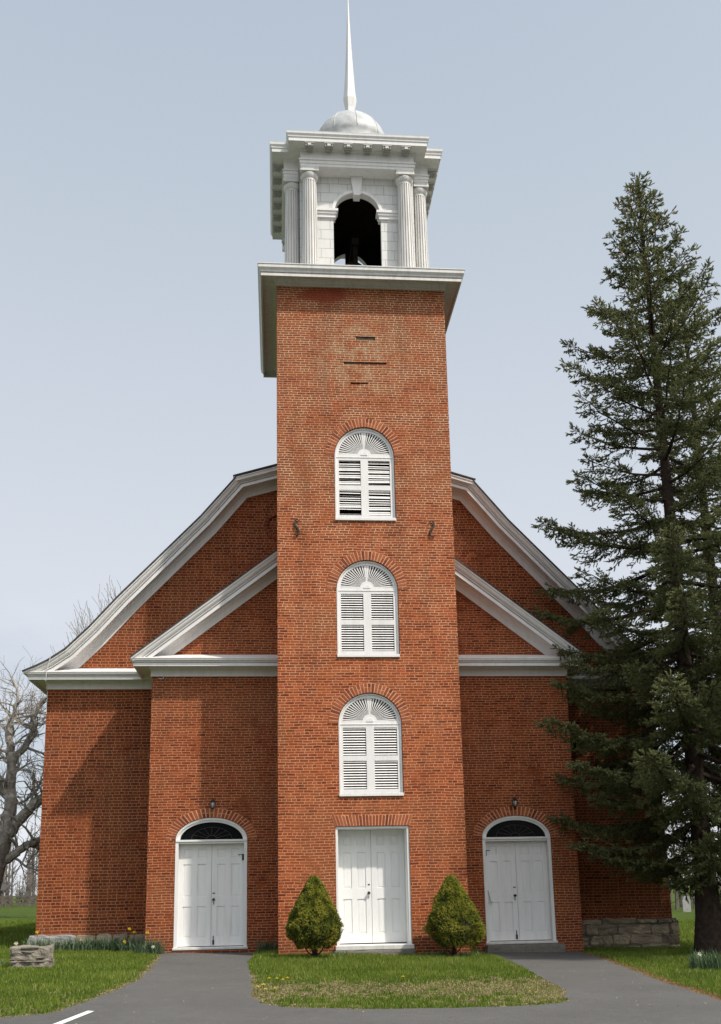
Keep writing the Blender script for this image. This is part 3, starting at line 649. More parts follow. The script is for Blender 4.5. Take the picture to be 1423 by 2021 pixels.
def column_mesh():
    m_ = MB(); n = 144; r0, r1 = .228, .19
    def fl(t, z): 
        return 1 - .10 * abs(math.sin(math.pi * 20 * t)) if False else 1 - .22 * max(0.0, math.cos(2 * math.pi * 18 * t)) ** .6
    m_.lathe([(r0 + (r1 - r0) * (k / 8) ** 1.25, 17.36 + (20.42 - 17.36) * k / 8) for k in range(9)], 0, 0, n, fl)
    m_.lathe([(.182, 20.42), (.19, 20.43), (.19, 20.455), (.182, 20.46), (.182, 20.49), (.2, 20.50), (.225, 20.54), (.242, 20.59), (.245, 20.62), (.2, 20.65)], 0, 0, 40)
    m_.box(-.255, .255, -.255, .255, 20.65, 20.70); m_.box(-.245, .245, -.245, .245, 20.70, 20.788)
    return m_
cm = None
for k in range(4):
    for sx in (-1, 1):
        p = rot4([(sx * 1.31, CY - AE + .235, 0)], k)[0]
        if cm is None: cm = column_mesh().obj('column', M['white_old'], belfry); o = cm
        else: o = cm.copy(); COL.objects.link(o)
        o.location = (p[0], p[1], 0); o.parent = belfry
mo = MB(); mo.box(-.125, .125, -.27, .0, 21.27, 21.312); mo.box(-.045, .045, -.262, -.2, 21.205, 21.27)
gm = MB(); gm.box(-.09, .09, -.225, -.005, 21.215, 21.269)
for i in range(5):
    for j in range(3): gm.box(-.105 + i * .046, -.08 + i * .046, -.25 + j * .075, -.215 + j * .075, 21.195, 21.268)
m0 = None
for k in range(4):
    for i in range(6):
        p = rot4([(-1.32 + i * .528, CY - AE - .045, 0)], k)[0]
        if m0 is None: m0 = mo.obj('modillion', M['white_old'], belfry); o = m0
        else: o = m0.copy(); COL.objects.link(o)
        o.location = p; o.rotation_euler = (0, 0, k * math.pi / 2); o.parent = belfry
        if k == 0 and i == 0: g0 = gm.obj('guttae', M['darkgrey'], o)
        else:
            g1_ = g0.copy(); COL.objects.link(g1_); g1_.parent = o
for k in (0, 1, 3):
    q = MB(); q.prism_y([(-.1, 20.22), (.1, 20.22), (.165, 20.8), (-.165, 20.8)], CY - CORE - .09, CY - CORE + .1); q.prism_y([(-.085, 20.18), (.085, 20.18), (.095, 20.26), (-.095, 20.26)], CY - CORE - .12, CY - CORE + .15)
    A = arc(0, 19.72, .70, .675, 0, math.pi, 28); B = arc(0, 19.72, .615, .59, 0, math.pi, 28)
    for i in range(28): q.prism_y([A[i], A[i + 1], B[i + 1], B[i]], CY - CORE - .04, CY - CORE + .19)
    r = MB(); r.v = rot4(q.v, k); r.f = q.f; r.obj('arch_keystone', M['white'], belfry)
    for s in (-1, 1):
        q = MB(); X = lambda a, c: (min(s * a, s * c), max(s * a, s * c))
        for (a, c, yo, z0, z1) in ((.60, 1.2, .05, 19.5, 19.6), (.57, 1.2, .08, 19.6, 19.67), (.53, 1.2, .11, 19.67, 19.74)):
            xa, xb = X(a, c); q.box(xa, xb, CY - CORE - yo, CY - CORE + .19, z0, z1)
        r = MB(); r.v = rot4(q.v, k); r.f = q.f; r.obj('arch_impost', M['white'], belfry)
DZ = 22.94; DR = 1.1
d = MB(); d.lathe([(1.2, 21.6), (1.2, 22.4), (1.08, 22.5), (1.08, DZ)] + [(DR * math.cos(t), DZ + .03 + DR * math.sin(t)) for t in [math.pi / 2 * k / 14 for k in range(14)]] + [(.15, DZ + 1.04), (.17, DZ + 1.08), (.15, DZ + 1.14), (.1, DZ + 1.17)], 0, CY, 48)
for k in range(10):
    a = 2 * math.pi * (k + .65) / 10; d.tube([((DR + .003) * math.cos(t) * math.cos(a), CY + (DR + .003) * math.cos(t) * math.sin(a), DZ + .03 + DR * math.sin(t)) for t in [math.pi / 2 * j / 12 * .93 for j in range(13)]], .012, 5)
d.obj('dome', M['lead'], church, True)
s = MB(); n = 6
def oct_(r, z, a0=.12): return [(r * math.cos(a0 + 2 * math.pi * k / n), CY + r * math.sin(a0 + 2 * math.pi * k / n), z) for k in range(n)]
s.sweep([oct_(.165, 24.13), oct_(.16, 24.22), oct_(.15, 24.45), oct_(.205, 24.78), oct_(.2, 24.84), oct_(.17, 25.1), oct_(.122, 25.9), oct_(.092, 26.5), oct_(.062, 27.15), oct_(.036, 27.85), oct_(.018, 28.45), oct_(.004, 29.0)])
s.obj('spire', M['white'], church)
# bell
bell = tag(empty('church_bell', (0, CY, 17.38)), 'dark bell on a timber frame inside the open white belfry', 'bell')
q = MB(); q.lathe([(.0, .95), (.52, .95), (.5, 1.02), (.4, 1.2), (.34, 1.5), (.3, 1.7), (.2, 1.8), (.06, 1.85)], 0, 0, 32); q.obj('bell_body', M['bronze'], bell, True)
q = MB(); q.box(-.1, .1, -.9, .9, 1.85, 2.05); q.obj('yoke', M['darkwood'], bell)
for x in (-.75, .75):
    q = MB(); q.tube([(0, x - .25, 0), (0, x, 1.95)], .07, 6); q.tube([(0, x + .25, 0), (0, x, 1.95)], .07, 6); q.obj('frame_leg', M['darkwood'], bell)
q = MB(); q.box(-.13, .13, 1.05, 1.25, 0, 3.3); q.obj('frame_post', M['darkwood'], bell)

# wall lanterns over the side doors
def lantern(x, z, y, label):
    L = tag(empty('wall_lantern', (x, y, z)), label, 'lamp', 'wall lanterns above the side doors')
    q = MB(); q.box(-.03, .03, -.02, .0, -.1, .1); q.tube([(0, -.01, .06), (0, -.09, .1), (0, -.12, .06)], .012, 6)
    q.lathe([(.0, .14), (.012, .13), (.02, .09), (.075, .04), (.07, .03), (.0, .03)], 0, -.12, 8); q.lathe([(.0, -.15), (.02, -.13), (.05, -.115), (.045, -.105), (.0, -.105)], 0, -.12, 8)
    for k in range(6):
        a = 2 * math.pi * k / 6; q.tube([(.045 * math.cos(a), -.12 + .045 * math.sin(a), -.11), (.066 * math.cos(a), -.12 + .066 * math.sin(a), .035)], .006, 4)
    q.obj('lantern_body', M['iron'], L)
    q = MB(); q.lathe([(.036, -.105), (.056, .03)], 0, -.12, 12); q.obj('lantern_glass', M['lampglass'], L, True); return L
lantern(-3.8, 3.65, YP - .01, 'small black wall lantern over the left arched door, on the side away from the spruce')
lantern(3.81, 3.6, YP - .01, 'small black wall lantern over the right arched door, nearest the spruce')
#PART2
# ------------------------------------------------------------------ vegetation helpers
def frames(D):
    D = D / np.linalg.norm(D, axis=1, keepdims=True)
    H = np.where(np.abs(D[:, 2:3]) < .9, np.array([[0, 0, 1.]]), np.array([[1., 0, 0]]))
    A = np.cross(D, H); A /= np.linalg.norm(A, axis=1, keepdims=True); B = np.cross(D, A); return D, A, B
def shoots(P, D, L, tint, needles=16, nlen=.03, nw=.006, spread=1.0, jit=.12, seed=1):
    """needle shoots: at every P a twig along D of length L bristling with narrow triangles"""
    g_ = np.random.default_rng(seed); n = len(P); D, A, B = frames(D); V = []; T = []
    for k in range(needles):
        t = (k + .5) / needles; ang = k * 2.399 + g_.uniform(0, 6.28, n)
        base = P + D * (L * t)[:, None]; ca, sa = np.cos(ang)[:, None], np.sin(ang)[:, None]
        out_ = A * ca + B * sa; tang = -A * sa + B * ca; ln_ = nlen * g_.uniform(.75, 1.25, n)[:, None] * (1 - .3 * t)
        tip = base + (out_ * spread + D * (.9 + .5 * t)) / 1.4 * ln_
        w = tang * nw
        V.append(np.stack([base - w, base + w, tip], 1)); T.append(np.clip(tint + g_.normal(0, jit, n), 0, 1))
    V = np.concatenate(V).reshape(-1, 3); T = np.repeat(np.concatenate(T), 3)
    return V, np.arange(len(V)).reshape(-1, 3), T
def curve_pts(p0, d, L, n, bend):
    """points from p0 along d, bent by vector bend (added quadratically)"""
    return [p0 + d * (L * k / n) + bend * (L * (k / n) ** 2) for k in range(n + 1)]

# ------------------------------------------------------------------ the big spruce
def spruce(name, base, top, prof, label, seed, step=.26, dens=1.0, detail=True, tip_up=.2, cones=True, parts=True):
    g_ = random.Random(seed); gn = np.random.default_rng(seed)
    root = tag(empty(name, base), label, 'tree'); B0 = Vector(base); ax = Vector(top) - B0; H = ax.z
    axis = lambda z: Vector((ax.x * z / H, ax.y * z / H, z))
    def R_(z):
        for (z0, r0), (z1, r1) in zip(prof, prof[1:]):
            if z0 <= z <= z1: return r0 + (r1 - r0) * (z - z0) / (z1 - z0)
        return prof[-1][1] if z > prof[-1][0] else prof[0][1]
    tr = MB(); pts = [axis(H * k / 24) for k in range(25)]; tr.tube([(p.x, p.y, p.z) for p in [Vector((0, 0, -.3))] + pts], [.5] + [.25 * (1 - k / 24.6) ** .8 + (.2 * math.exp(-k * .9)) for k in range(25)], 12)
    tr.obj('trunk', M['bark_spruce'], root, True)
    limb = MB(); dead = MB(); SP_, SD, SL, ST = [], [], [], []; conep = []
    z = prof[0][0]; ga = g_.uniform(0, 6)
    while z < H - .25:
        f = z / H; r = R_(z); ga += 2.399 + g_.uniform(-.35, .35); L = r * g_.uniform(.72, 1.12)
        if g_.random() < .12: L *= .6
        elev = -.30 + .95 * f ** 1.6 + g_.uniform(-.12, .12); d = Vector((math.cos(ga) * math.cos(elev), math.sin(ga) * math.cos(elev), math.sin(elev)))
        p0 = axis(z); n = max(4, int(L / .3)); pts = []
        for k in range(n + 1):
            t = k / n; s_ = -.20 * math.sin(math.pi * min(1, t * 1.1)) * (1 - f) * L * .5 + tip_up * t ** 3 * L * .6
            pts.append(p0 + d * (L * t) + Vector((0, 0, s_)) + Vector((g_.uniform(-.03, .03), g_.uniform(-.03, .03), g_.uniform(-.03, .03))) * L * .3 * t)
        limb.tube(pts, [max(.008, (.012 + .016 * L) * (1 - .92 * k / n)) for k in range(n + 1)], 5, False)
        side = d.cross(Vector((0, 0, 1))).normalized(); ns = max(3, int(L / .115))
        for k in range(ns):
            t = .12 + .88 * (k + .5) / ns; i = min(n - 1, int(t * n)); q = pts[i].lerp(pts[i + 1], t * n - i); dirn = (pts[i + 1] - pts[i]).normalized()
            bare = t < (.40 if f < .4 else .5) - .3 * f and g_.random() < .85
            for sgn in (-1, 1):
                if g_.random() < .12: continue
                ll = (.16 + .95 * (1 - t) ** .8 * min(1, L / 3.2)) * g_.uniform(.6, 1.2) * (.75 + .25 * min(1, t * 3))
                ld = (dirn * g_.uniform(.45, .9) + side * sgn * g_.uniform(.6, 1.0) + Vector((0, 0, g_.uniform(-.35, .2)))).normalized()
                m_ = max(2, int(ll / .22)); lp = curve_pts(q, ld, ll, m_, Vector((0, 0, g_.uniform(-.35, -.05))))
                if bare:
                    if g_.random() < .75: dead.tube(lp, [.007, *[.004] * (m_ - 1), .002], 3, False)
                    if g_.random() < .55: continue
                elif g_.random() < .5: limb.tube(lp, [.008, *[.005] * (m_ - 1), .003], 3, False)
                nsh = max(2, int(ll / .06 * dens))
                for j in range(nsh):
                    tt = (j + .6) / nsh; ii = min(m_ - 1, int(tt * m_)); p = lp[ii].lerp(lp[ii + 1], tt * m_ - ii); dd = (lp[ii + 1] - lp[ii]).normalized(); s2 = 1 if j % 2 else -1
                    perp = dd.cross(Vector((0, 0, 1))); perp = perp.normalized() if perp.length > .05 else side
                    sdir = dd * g_.uniform(.5, 1) + perp * s2 * g_.uniform(.2, .9) + Vector((0, 0, g_.uniform(-.55, .45)))
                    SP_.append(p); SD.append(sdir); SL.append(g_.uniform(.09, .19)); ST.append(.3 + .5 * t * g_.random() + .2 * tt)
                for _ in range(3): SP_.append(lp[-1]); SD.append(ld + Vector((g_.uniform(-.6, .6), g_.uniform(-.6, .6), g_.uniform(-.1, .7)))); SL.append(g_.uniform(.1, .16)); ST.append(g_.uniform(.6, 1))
            # hanging branchlets
            if g_.random() < .9 * (1 - f) + .2:
                hl = g_.uniform(.15, .5) * (1 - .6 * f); 
                if g_.random() < .4: dead.tube([q, q + Vector((g_.uniform(-.05, .05), g_.uniform(-.05, .05), -hl * .9))], [.004, .0025], 3, False)
                else:
                    for j in range(int(hl / .07) + 1):
                        SP_.append(q + Vector((g_.uniform(-.03, .03), g_.uniform(-.03, .03), -.07 * j))); SD.append(Vector((g_.uniform(-.5, .5), g_.uniform(-.5, .5), -1))); SL.append(.1); ST.append(.3)
        # leader of the branch
        for j in range(3): SP_.append(pts[-1]); SD.append(dirn + Vector((g_.uniform(-.5, .5), g_.uniform(-.5, .5), .5))); SL.append(.16); ST.append(.8)
        if f > .70 and g_.random() < .7 and cones:
            for _ in range(g_.randint(1, 4)):
                i = g_.randint(max(1, n // 2), n); conep.append(pts[i] + Vector((g_.uniform(-.12, .12), g_.uniform(-.12, .12), -.05)))
        z += step * (.5 + .5 * (1 - f)) * g_.uniform(.6, 1.3) * .36 * (.74 if z < 8 else 1.2)
    # leader
    for k in range(14):
        t = k / 14; p = axis(H - .9 + .9 * t)
        for a in range(4): SP_.append(p); SD.append(Vector((math.cos(a * 1.57 + k) * (1 - t) * 1.1, math.sin(a * 1.57 + k) * (1 - t) * 1.1, .8))); SL.append(.16); ST.append(.6)
    P = np.array([tuple(p) for p in SP_]); D = np.array([tuple(p) for p in SD]); L = np.array(SL); T = np.array(ST)
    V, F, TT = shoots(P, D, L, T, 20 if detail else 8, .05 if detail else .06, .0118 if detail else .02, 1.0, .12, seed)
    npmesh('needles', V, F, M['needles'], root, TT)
    limb.obj('branches', M['bark_spruce'], root); kind(dead.obj('dead_twigs', M['deadtwig'], root), 'stuff') if parts else None
    if conep:
        cm_ = MB()
        for p in conep:
            rings = []
            for s_, r in ((0, .004), (.02, .016), (.06, .02), (.1, .014), (.12, .003)): rings.append([(p.x + r * math.cos(a), p.y + r * math.sin(a), p.z - s_) for a in (0, 1.26, 2.51, 3.77, 5.03)])
            cm_.sweep(rings)
        kind(cm_.obj('cones', M['conecol'], root), 'stuff')
    print(name, len(P), 'shoots')
    return root
PROF = [(1.9, 2.0), (2.6, 3.3), (3.8, 4.2), (5.2, 4.45), (6.6, 4.5), (8.5, 4.05), (10.2, 3.35), (13.0, 2.7), (15, 2.3), (16.2, 2.0), (17.5, 1.6), (19.2, .9), (20.6, .35), (21, .15)]
spruce('spruce_tree', (8.05, .3, -.2), (7.92, .3, 20.9), PROF, 'tall dark green spruce standing in front of the right end of the church', 11, step=.46, dens=1.05)

spruce('spruce_tree', (10.1, 2.6, -.2), (9.95, 2.6, 19.4), [(3.5, 2.0), (6, 2.7), (9, 2.5), (12, 2.1), (15, 1.6), (17, 1.1), (18.6, .5), (19.5, .15)], 'second spruce close behind the tall one, cut off by the right edge of the view', 23, dens=.55, detail=False, cones=False, step=.55)

spruce('spruce_tree', (14.0, -8.3, -.3), (14.0, -8.3, 27.5), [(14, 1.3), (16, 1.8), (22, 1.75), (25, 1.4), (27.6, .3)], 'unseen tall slim spruce right of the driveway, added to shade the right portico', 31, dens=.9, detail=False, cones=False, step=.3, parts=False)  # out of view, added so its crown shades the right portico

# ------------------------------------------------------------------ clipped dwarf spruces
def dwarf(loc, H, W, lean, label, seed):
    gn = np.random.default_rng(seed); root = tag(empty('dwarf_spruce', loc), label, 'shrub', 'dwarf spruces beside the tower door'); z0 = .26 * H / 1.9
    n = 15000; u = gn.uniform(0, 1, n) ** .75; th = gn.uniform(0, 2 * math.pi, n); zz = u
    def prof(t): return np.where(t < .3, .55 + .45 * np.sin(np.clip(t / .3, 0, 1) * 1.57), np.clip((1 - t) / .7, 0, 1) ** .8 * .96 + .04)
    def lob(th, t):
        q = np.zeros_like(th)
        for i in range(n): q[i] = noise.noise(Vector((math.cos(th[i]) * 1.9, math.sin(th[i]) * 1.9, t[i] * 6.5 + seed))) * 1.0 + .7 * noise.noise(Vector((math.cos(th[i]) * 5, math.sin(th[i]) * 5, t[i] * 13 + seed)))
        return q
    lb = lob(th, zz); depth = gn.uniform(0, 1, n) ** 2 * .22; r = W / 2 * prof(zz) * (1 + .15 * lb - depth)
    P = np.stack([r * np.cos(th) + lean * (1 - zz) ** 2 * H, r * np.sin(th), z0 + zz * (H - z0) * (1 + 0 * lb)], 1)
    D = np.stack([np.cos(th), np.sin(th), .55 + .6 * zz], 1) + gn.normal(0, .38, (n, 3))
    T = np.clip(.48 + .75 * lb - depth * 1.0 + gn.normal(0, .1, n), 0, 1)  # darker in crevices and further in: shade between lobes put into the tint
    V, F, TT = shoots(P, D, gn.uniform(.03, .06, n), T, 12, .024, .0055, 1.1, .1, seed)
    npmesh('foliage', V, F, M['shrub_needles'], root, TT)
    core = MB(); core.lathe([(W / 2 * float(prof(np.array([t]))[0]) * .66 + .001, z0 + .04 + t * (H - z0) * .95) for t in np.linspace(0, .97, 12)], lean * .3 * H, 0, 16); core.obj('inner_twigs', M['deadtwig'], root)
    t = MB(); t.tube([(0, 0, -.1), (0.01, 0, .2), (lean * H * .5, 0, .5), (lean * .4, 0, 1.0)], [.07, .058, .05, .03], 8)
    for a in (.3, 1.6, 2.9, 4.4): t.tube([(0, 0, .08), (.14 * math.cos(a), .14 * math.sin(a), .18), (.3 * math.cos(a), .3 * math.sin(a), .42)], [.018, .014, .008], 5)
    t.obj('trunk', M['bark_spruce'], root)
dwarf((-1.42, -1.25, gz(-1.4)), 1.74, 1.18, .0, 'rounded olive green dwarf spruce to the left of the tower door', 3)
dwarf((1.66, -.85, gz(1.6)), 1.76, 1.26, .07, 'yellower dwarf spruce right of the tower door, with a low gap and lopsided skirt', 8)

# ------------------------------------------------------------------ bare trees
def grow(mb, p, d, L, r, lev, g_, gnarl, up_, spread, maxlev, minr=.006, sides=(8, 6, 5, 4, 3, 3, 3)):
    n = max(3, int(L / (.28 if lev < 3 else .16))); n = min(n, 9); pts = [Vector(p)]; dirs = []
    d = Vector(d).normalized()
    for k in range(n):
        d = (d + Vector((g_.gauss(0, gnarl), g_.gauss(0, gnarl), g_.gauss(0, gnarl) + up_))).normalized(); pts.append(pts[-1] + d * (L / n)); dirs.append(d.copy())
    rad = [max(minr * .6, r * (1 - .55 * k / n)) for k in range(n + 1)]
    mb.tube(pts, rad, sides[min(lev, 6)], False)
    if lev >= maxlev: return
    nb = g_.randint(3, 5) if lev < 3 else g_.randint(2, 4)
    for b_ in range(nb):
        t = .3 + .7 * (b_ + g_.random() * .8) / nb; i = min(n - 1, int(t * n)); dd = dirs[i]
        o = dd.orthogonal().normalized(); o.rotate(Matrix.Rotation(g_.uniform(0, 6.28), 3, dd)); nd = (dd * math.cos(spread) + o * math.sin(spread)).normalized()
        grow(mb, pts[i], nd, L * g_.uniform(.5, .78), rad[i] * g_.uniform(.45, .7), lev + 1, g_, gnarl, up_, spread, maxlev, minr)
    grow(mb, pts[-1], dirs[-1], L * .7, rad[-1] * .9, lev + 1, g_, gnarl, up_, spread, maxlev, minr)
oak = tag(empty('bare_tree', (-12.3, 12, .25)), 'old gnarled leafless tree with a thick grey trunk left of the church', 'tree')
O = Vector((-12.3, 12, .25)); g_ = random.Random(5)
tk = MB(); tk.tube([Vector(p) - O for p in ((-12.45, 12, -.2), (-12.3, 12, .5), (-12.15, 12, 1.6), (-11.85, 12, 2.7), (-11.6, 12, 3.5), (-11.45, 12, 4.0))], [.9, .68, .56, .45, .36, .28], 14); tk.obj('trunk', M['bark_grey'], oak, True)
lm = MB()
limbs = [([(-11.5, 12, 3.7), (-11.36, 12, 4.6), (-11.42, 12, 5.4), (-11.5, 12, 6.4), (-11.55, 12, 7.3), (-11.45, 12, 7.8), (-11.3, 11.9, 8.3)], [.25, .22, .19, .15, .12, .08, .05]),
         ([(-11.5, 12, 3.5), (-11.1, 12, 4.0), (-10.7, 12, 4.5), (-10.2, 12.1, 4.95), (-9.6, 12.3, 5.4), (-8.8, 12.6, 6.1)], [.22, .20, .17, .15, .12, .08]),
         ([(-11.7, 12, 2.45), (-11.2, 12, 2.85), (-10.8, 12.05, 3.2), (-10.3, 12.2, 3.4), (-9.6, 12.4, 3.8)], [.17, .15, .13, .11, .08]),
         ([(-11.45, 12, 6.0), (-11.0, 12, 6.6), (-10.7, 12, 7.1), (-10.75, 12, 7.7), (-10.4, 12, 8.3)], [.15, .13, .11, .09, .06]),
         ([(-12.0, 12, 2.6), (-12.9, 11.7, 3.6), (-13.8, 11.5, 4.4), (-14.6, 11.3, 5.8)], [.3, .26, .2, .13]),
         ([(-11.8, 12, 3.2), (-12.3, 12.6, 4.6), (-12.9, 13.0, 6.1), (-13.1, 13.2, 7.6)], [.25, .2, .15, .1]),
         ([(-11.5, 12, 5.0), (-11.9, 11.6, 5.6), (-12.6, 11.4, 6.4), (-12.9, 11.3, 7.6)], [.16, .13, .1, .07])]
for pl, rd in limbs:
    pts = [Vector(p) - O for p in pl]; 
    pp = []; rr = []
    for i in range(len(pts) - 1):
        for k in range(4):
            t = k / 4; pp.append(pts[i].lerp(pts[i + 1], t) + Vector((g_.uniform(-.05, .05), g_.uniform(-.05, .05), g_.uniform(-.04, .04)))); rr.append(rd[i] + (rd[i + 1] - rd[i]) * t)
    pp.append(pts[-1]); rr.append(rd[-1]); lm.tube(pp, rr, 8, False)
    for i in range(4, len(pp)):
        dd = (pp[i] - pp[i - 1]).normalized(); o = dd.orthogonal(); o.rotate(Matrix.Rotation(g_.uniform(0, 6.28), 3, dd)); nd = (dd * .55 + o.normalized() * .85)
        grow(lm, pp[i], nd, g_.uniform(.8, 1.5), min(.055, rr[i] * .45), 2, g_, .26, .03, .75, 4, .009)
    grow(lm, pp[-1], (pp[-1] - pp[-2]), 1.0, rr[-1], 2, g_, .22, .04, .7, 4, .009)
lm.obj('crown', M['bark_grey'], oak)
g_ = random.Random(21)
bt = tag(empty('bare_tree', (-11.4, 32, .3)), 'leafless tree whose fine twig tips show above the left roof slope', 'tree')
q = MB(); q.tube([(0, 0, -.3), (.1, 0, 3), (0, .1, 6), (.1, 0, 9)], [.4, .33, .27, .2], 9); q.obj('trunk', M['bark_grey'], bt, True)
q = MB()
for dx, dy, z, L in ((-.40, 0, 6.6, 4.1), (.05, .2, 7.7, 4.2), (.3, -.1, 7.9, 4.0), (-.2, .3, 7.0, 4.1), (.15, -.3, 7.4, 4.0)): grow(q, (0, 0, z), (dx, dy, 1), L, .13, 1, g_, .09, .06, .42, 5, .019)
q.obj('crown', M['bark_grey'], bt)

# ------------------------------------------------------------------ far field, woods, fence, shed
def woods(name, areas, seed, n, label=None):
    mb = MB(); g_ = random.Random(seed)
    for i in range(n):
        x0, x1, y0, y1, h0, h1 = areas[i % len(areas)]; x, y = g_.uniform(x0, x1), g_.uniform(y0, y1); h = g_.uniform(h0, h1); r = h * .012 + .03; b_ = Vector((x, y, gz(x)))
        lean = g_.uniform(-.04, .04); tp = lambda t: b_ + Vector((lean * h * t, 0, h * t)); mb.tube([tp(0), tp(.5), tp(1)], [r, r * .7, .02], 4, False)
        for k in range(26):
            t = g_.uniform(.12, .98); a = g_.uniform(0, 6.28); l = h * g_.uniform(.08, .2) * (1.15 - t); p = tp(t); e = Vector((math.cos(a) * .7, math.sin(a) * .7, g_.uniform(.2, 1))).normalized(); m_ = p + e * l * .5
            mb.tube([p, m_, p + e * l + Vector((0, 0, .15 * l))], [.035, .025, .012], 3, False)
            for _ in range(3):
                e2 = (e + Vector((g_.uniform(-.8, .8), g_.uniform(-.8, .8), g_.uniform(-.2, .8)))).normalized(); mb.tube([m_, m_ + e2 * l * .6], [.02, .01], 3, False)
    o = mb.obj(name, M['fartwig']); kind(o, 'stuff'); o['label'] = label; o['category'] = 'woods'; return o
woods('far_woods', [(-48, -17, 98, 125, 6, 11), (-45, -18, 92, 100, 1.5, 4)], 4, 260, 'bare brown woods along the far edge of the left field')
woods('brush', [(9, 34, 44, 70, 5, 11), (10, 34, 40, 60, 1.5, 4)], 9, 150, 'bare grey brush and trees behind the spruce on the right')
def unseen_tree_line(name, x0, x1, y0, y1, h, n, seed):
    gn = np.random.default_rng(seed); C_ = np.stack([gn.uniform(x0, x1, n), gn.uniform(y0, y1, n), h * gn.uniform(0, 1, n) ** .8], 1); A = gn.normal(0, 1, (n, 3)); B_ = np.cross(A, gn.normal(0, 1, (n, 3))); A /= np.linalg.norm(A, axis=1, keepdims=True); B_ /= np.linalg.norm(B_, axis=1, keepdims=True)
    V = np.stack([C_ - A * .6, C_ + B_ * .5, C_ + A * .6], 1).reshape(-1, 3); return kind(npmesh(name, V, np.arange(3 * n).reshape(-1, 3), M['needles'], None, np.repeat(gn.random(n), 3)), 'stuff')
unseen_tree_line('unseen_tree_line', -90, 90, -72, -66, 9, 14000, 5)  # unseen row behind the camera, added to dim reflections and soffits
def rail_fence(x0, x1, y, label):
    f = tag(empty('rail_fence', ((x0 + x1) / 2, y, gz(x0))), label, 'fence'); r = MB()
    for z in (.35, .75, 1.1): r.box(-(x1 - x0) / 2, (x1 - x0) / 2, -.03, .03, z, z + .12)
    r.obj('rails', M['oldwood'], f); xx = -(x1 - x0) / 2
    while xx < (x1 - x0) / 2: q = MB(); q.box(xx - .07, xx + .07, -.1, -.035, 0, 1.35); q.obj('post', M['oldwood'], f); xx += 2.6
rail_fence(-36, -18, 89, 'grey wooden rail fence across the far edge of the field')
sh = tag(empty('open_shed', (-33.9, 91.5, .3)), 'small dark open sided shed at the far edge of the left field', 'shed')
q = MB(); q.add([(-2.6, -.9, 1.75), (2.0, -.9, 1.75), (2.0, 1.8, 2.35), (-2.6, 1.8, 2.35), (-2.6, -.9, 1.87), (2.0, -.9, 1.87), (2.0, 1.8, 2.47), (-2.6, 1.8, 2.47)], [(0, 1, 2, 3), (4, 5, 6, 7), (0, 1, 5, 4), (2, 3, 7, 6), (1, 2, 6, 5), (0, 3, 7, 4)]); q.obj('roof', M['shingle'], sh)
q = MB(); q.box(-2.4, -.3, 1.5, 1.6, 0, 2.2); q.box(-2.4, -2.3, -.6, 1.5, 0, 1.8); q.obj('wall', M['oldwood'], sh)
for x in (-1.2, .1, 1.7): q = MB(); q.box(x - .07, x + .07, -.75, -.6, 0, 1.78); q.obj('post', M['oldwood'], sh)
for i, (x, y, h, w, lb) in enumerate(((23.9, 40, 1.0, .26, 'pale upright gravestone glimpsed between the spruce trunk and the church corner'),)):
    gs = MB(); gs.prism_y([(-w, 0), (w, 0), (w, h * .8)] + arc(0, h * .8, w, h * .2, 0, math.pi, 8)[1:-1] + [(-w, h * .8)], -.06, .06); o = gs.obj('gravestone', M['palestone']); o.location = (x, y, gz(x)); tag(o, lb, 'gravestone')

# ------------------------------------------------------------------ grass
def in_poly(P, poly):
    x, y = P[:, 0], P[:, 1]; c = np.zeros(len(P), bool); n = len(poly); j = n - 1
    for i in range(n):
        xi, yi = poly[i]; xj, yj = poly[j]; cond = ((yi > y) != (yj > y)) & (x < (xj - xi) * (y - yi) / (yj - yi + 1e-12) + xi); c ^= cond; j = i
    return c
def sd_edge(P, pl):
    d = np.full(len(P), 9.)
    for (ax_, ay), (bx, by) in zip(pl, pl[1:]):
        ab = np.array([bx - ax_, by - ay]); t = np.clip(((P - [ax_, ay]) @ ab) / (ab @ ab), 0, 1); d = np.minimum(d, np.linalg.norm(P - ([ax_, ay] + t[:, None] * ab), axis=1))
    return d
def blades(P, h, w, tint, flat=0.):
    n = len(P); a = nrg.uniform(0, 2 * np.pi, n); lean = nrg.uniform(.1, .8, n) + flat; az = nrg.uniform(0, 2 * np.pi, n)
    gzv = -.02 * np.clip(P[:, 0], -15, 15); base = np.stack([P[:, 0], P[:, 1], gzv - .004], 1); wv = np.stack([np.cos(a), np.sin(a), 0 * a], 1) * w[:, None]
    ld = np.stack([np.cos(az) * lean, np.sin(az) * lean, np.ones(n) * (1 - .8 * min(1, flat))], 1); ld /= np.linalg.norm(ld, axis=1, keepdims=True)
    mid = base + np.stack([ld[:, 0] * .3, ld[:, 1] * .3, ld[:, 2] * .62], 1) * h[:, None]; tip = base + ld * h[:, None]
    V = np.stack([base - wv, base + wv, mid + wv * .7, mid - wv * .7, tip], 1).reshape(-1, 3); k = np.arange(n)[:, None] * 5
    F = np.concatenate([k + [0, 1, 2], k + [0, 2, 3], k + [3, 2, 4]]); return V, F, np.repeat(tint, 5)
nz2 = lambda P, s, o=0: np.array([noise.noise(Vector((x * s, y * s, o))) for x, y in P])
Lpoly = eL + [(-4.95, 3.2), (-22, 3.2), (-22, -10.95), (-7.5, -11.2)]
Lback = [(-8.4, 3.2), (-8.4, 30), (-26, 30), (-22, 3.2)]
Rpoly = eR[::-1] + [(3.9, -11.3), (14, -11.9), (14, 3.2), (5.3, 3.2)][0:0] + [(5.2, -11.5), (8, -12.0), (13, -12.1), (13, 3.2), (5.21, 3.2)]
Rpoly = eR + [(5.21, 3.2), (13, 3.2), (13, -12.1), (8, -12.0), (5.2, -11.5)]
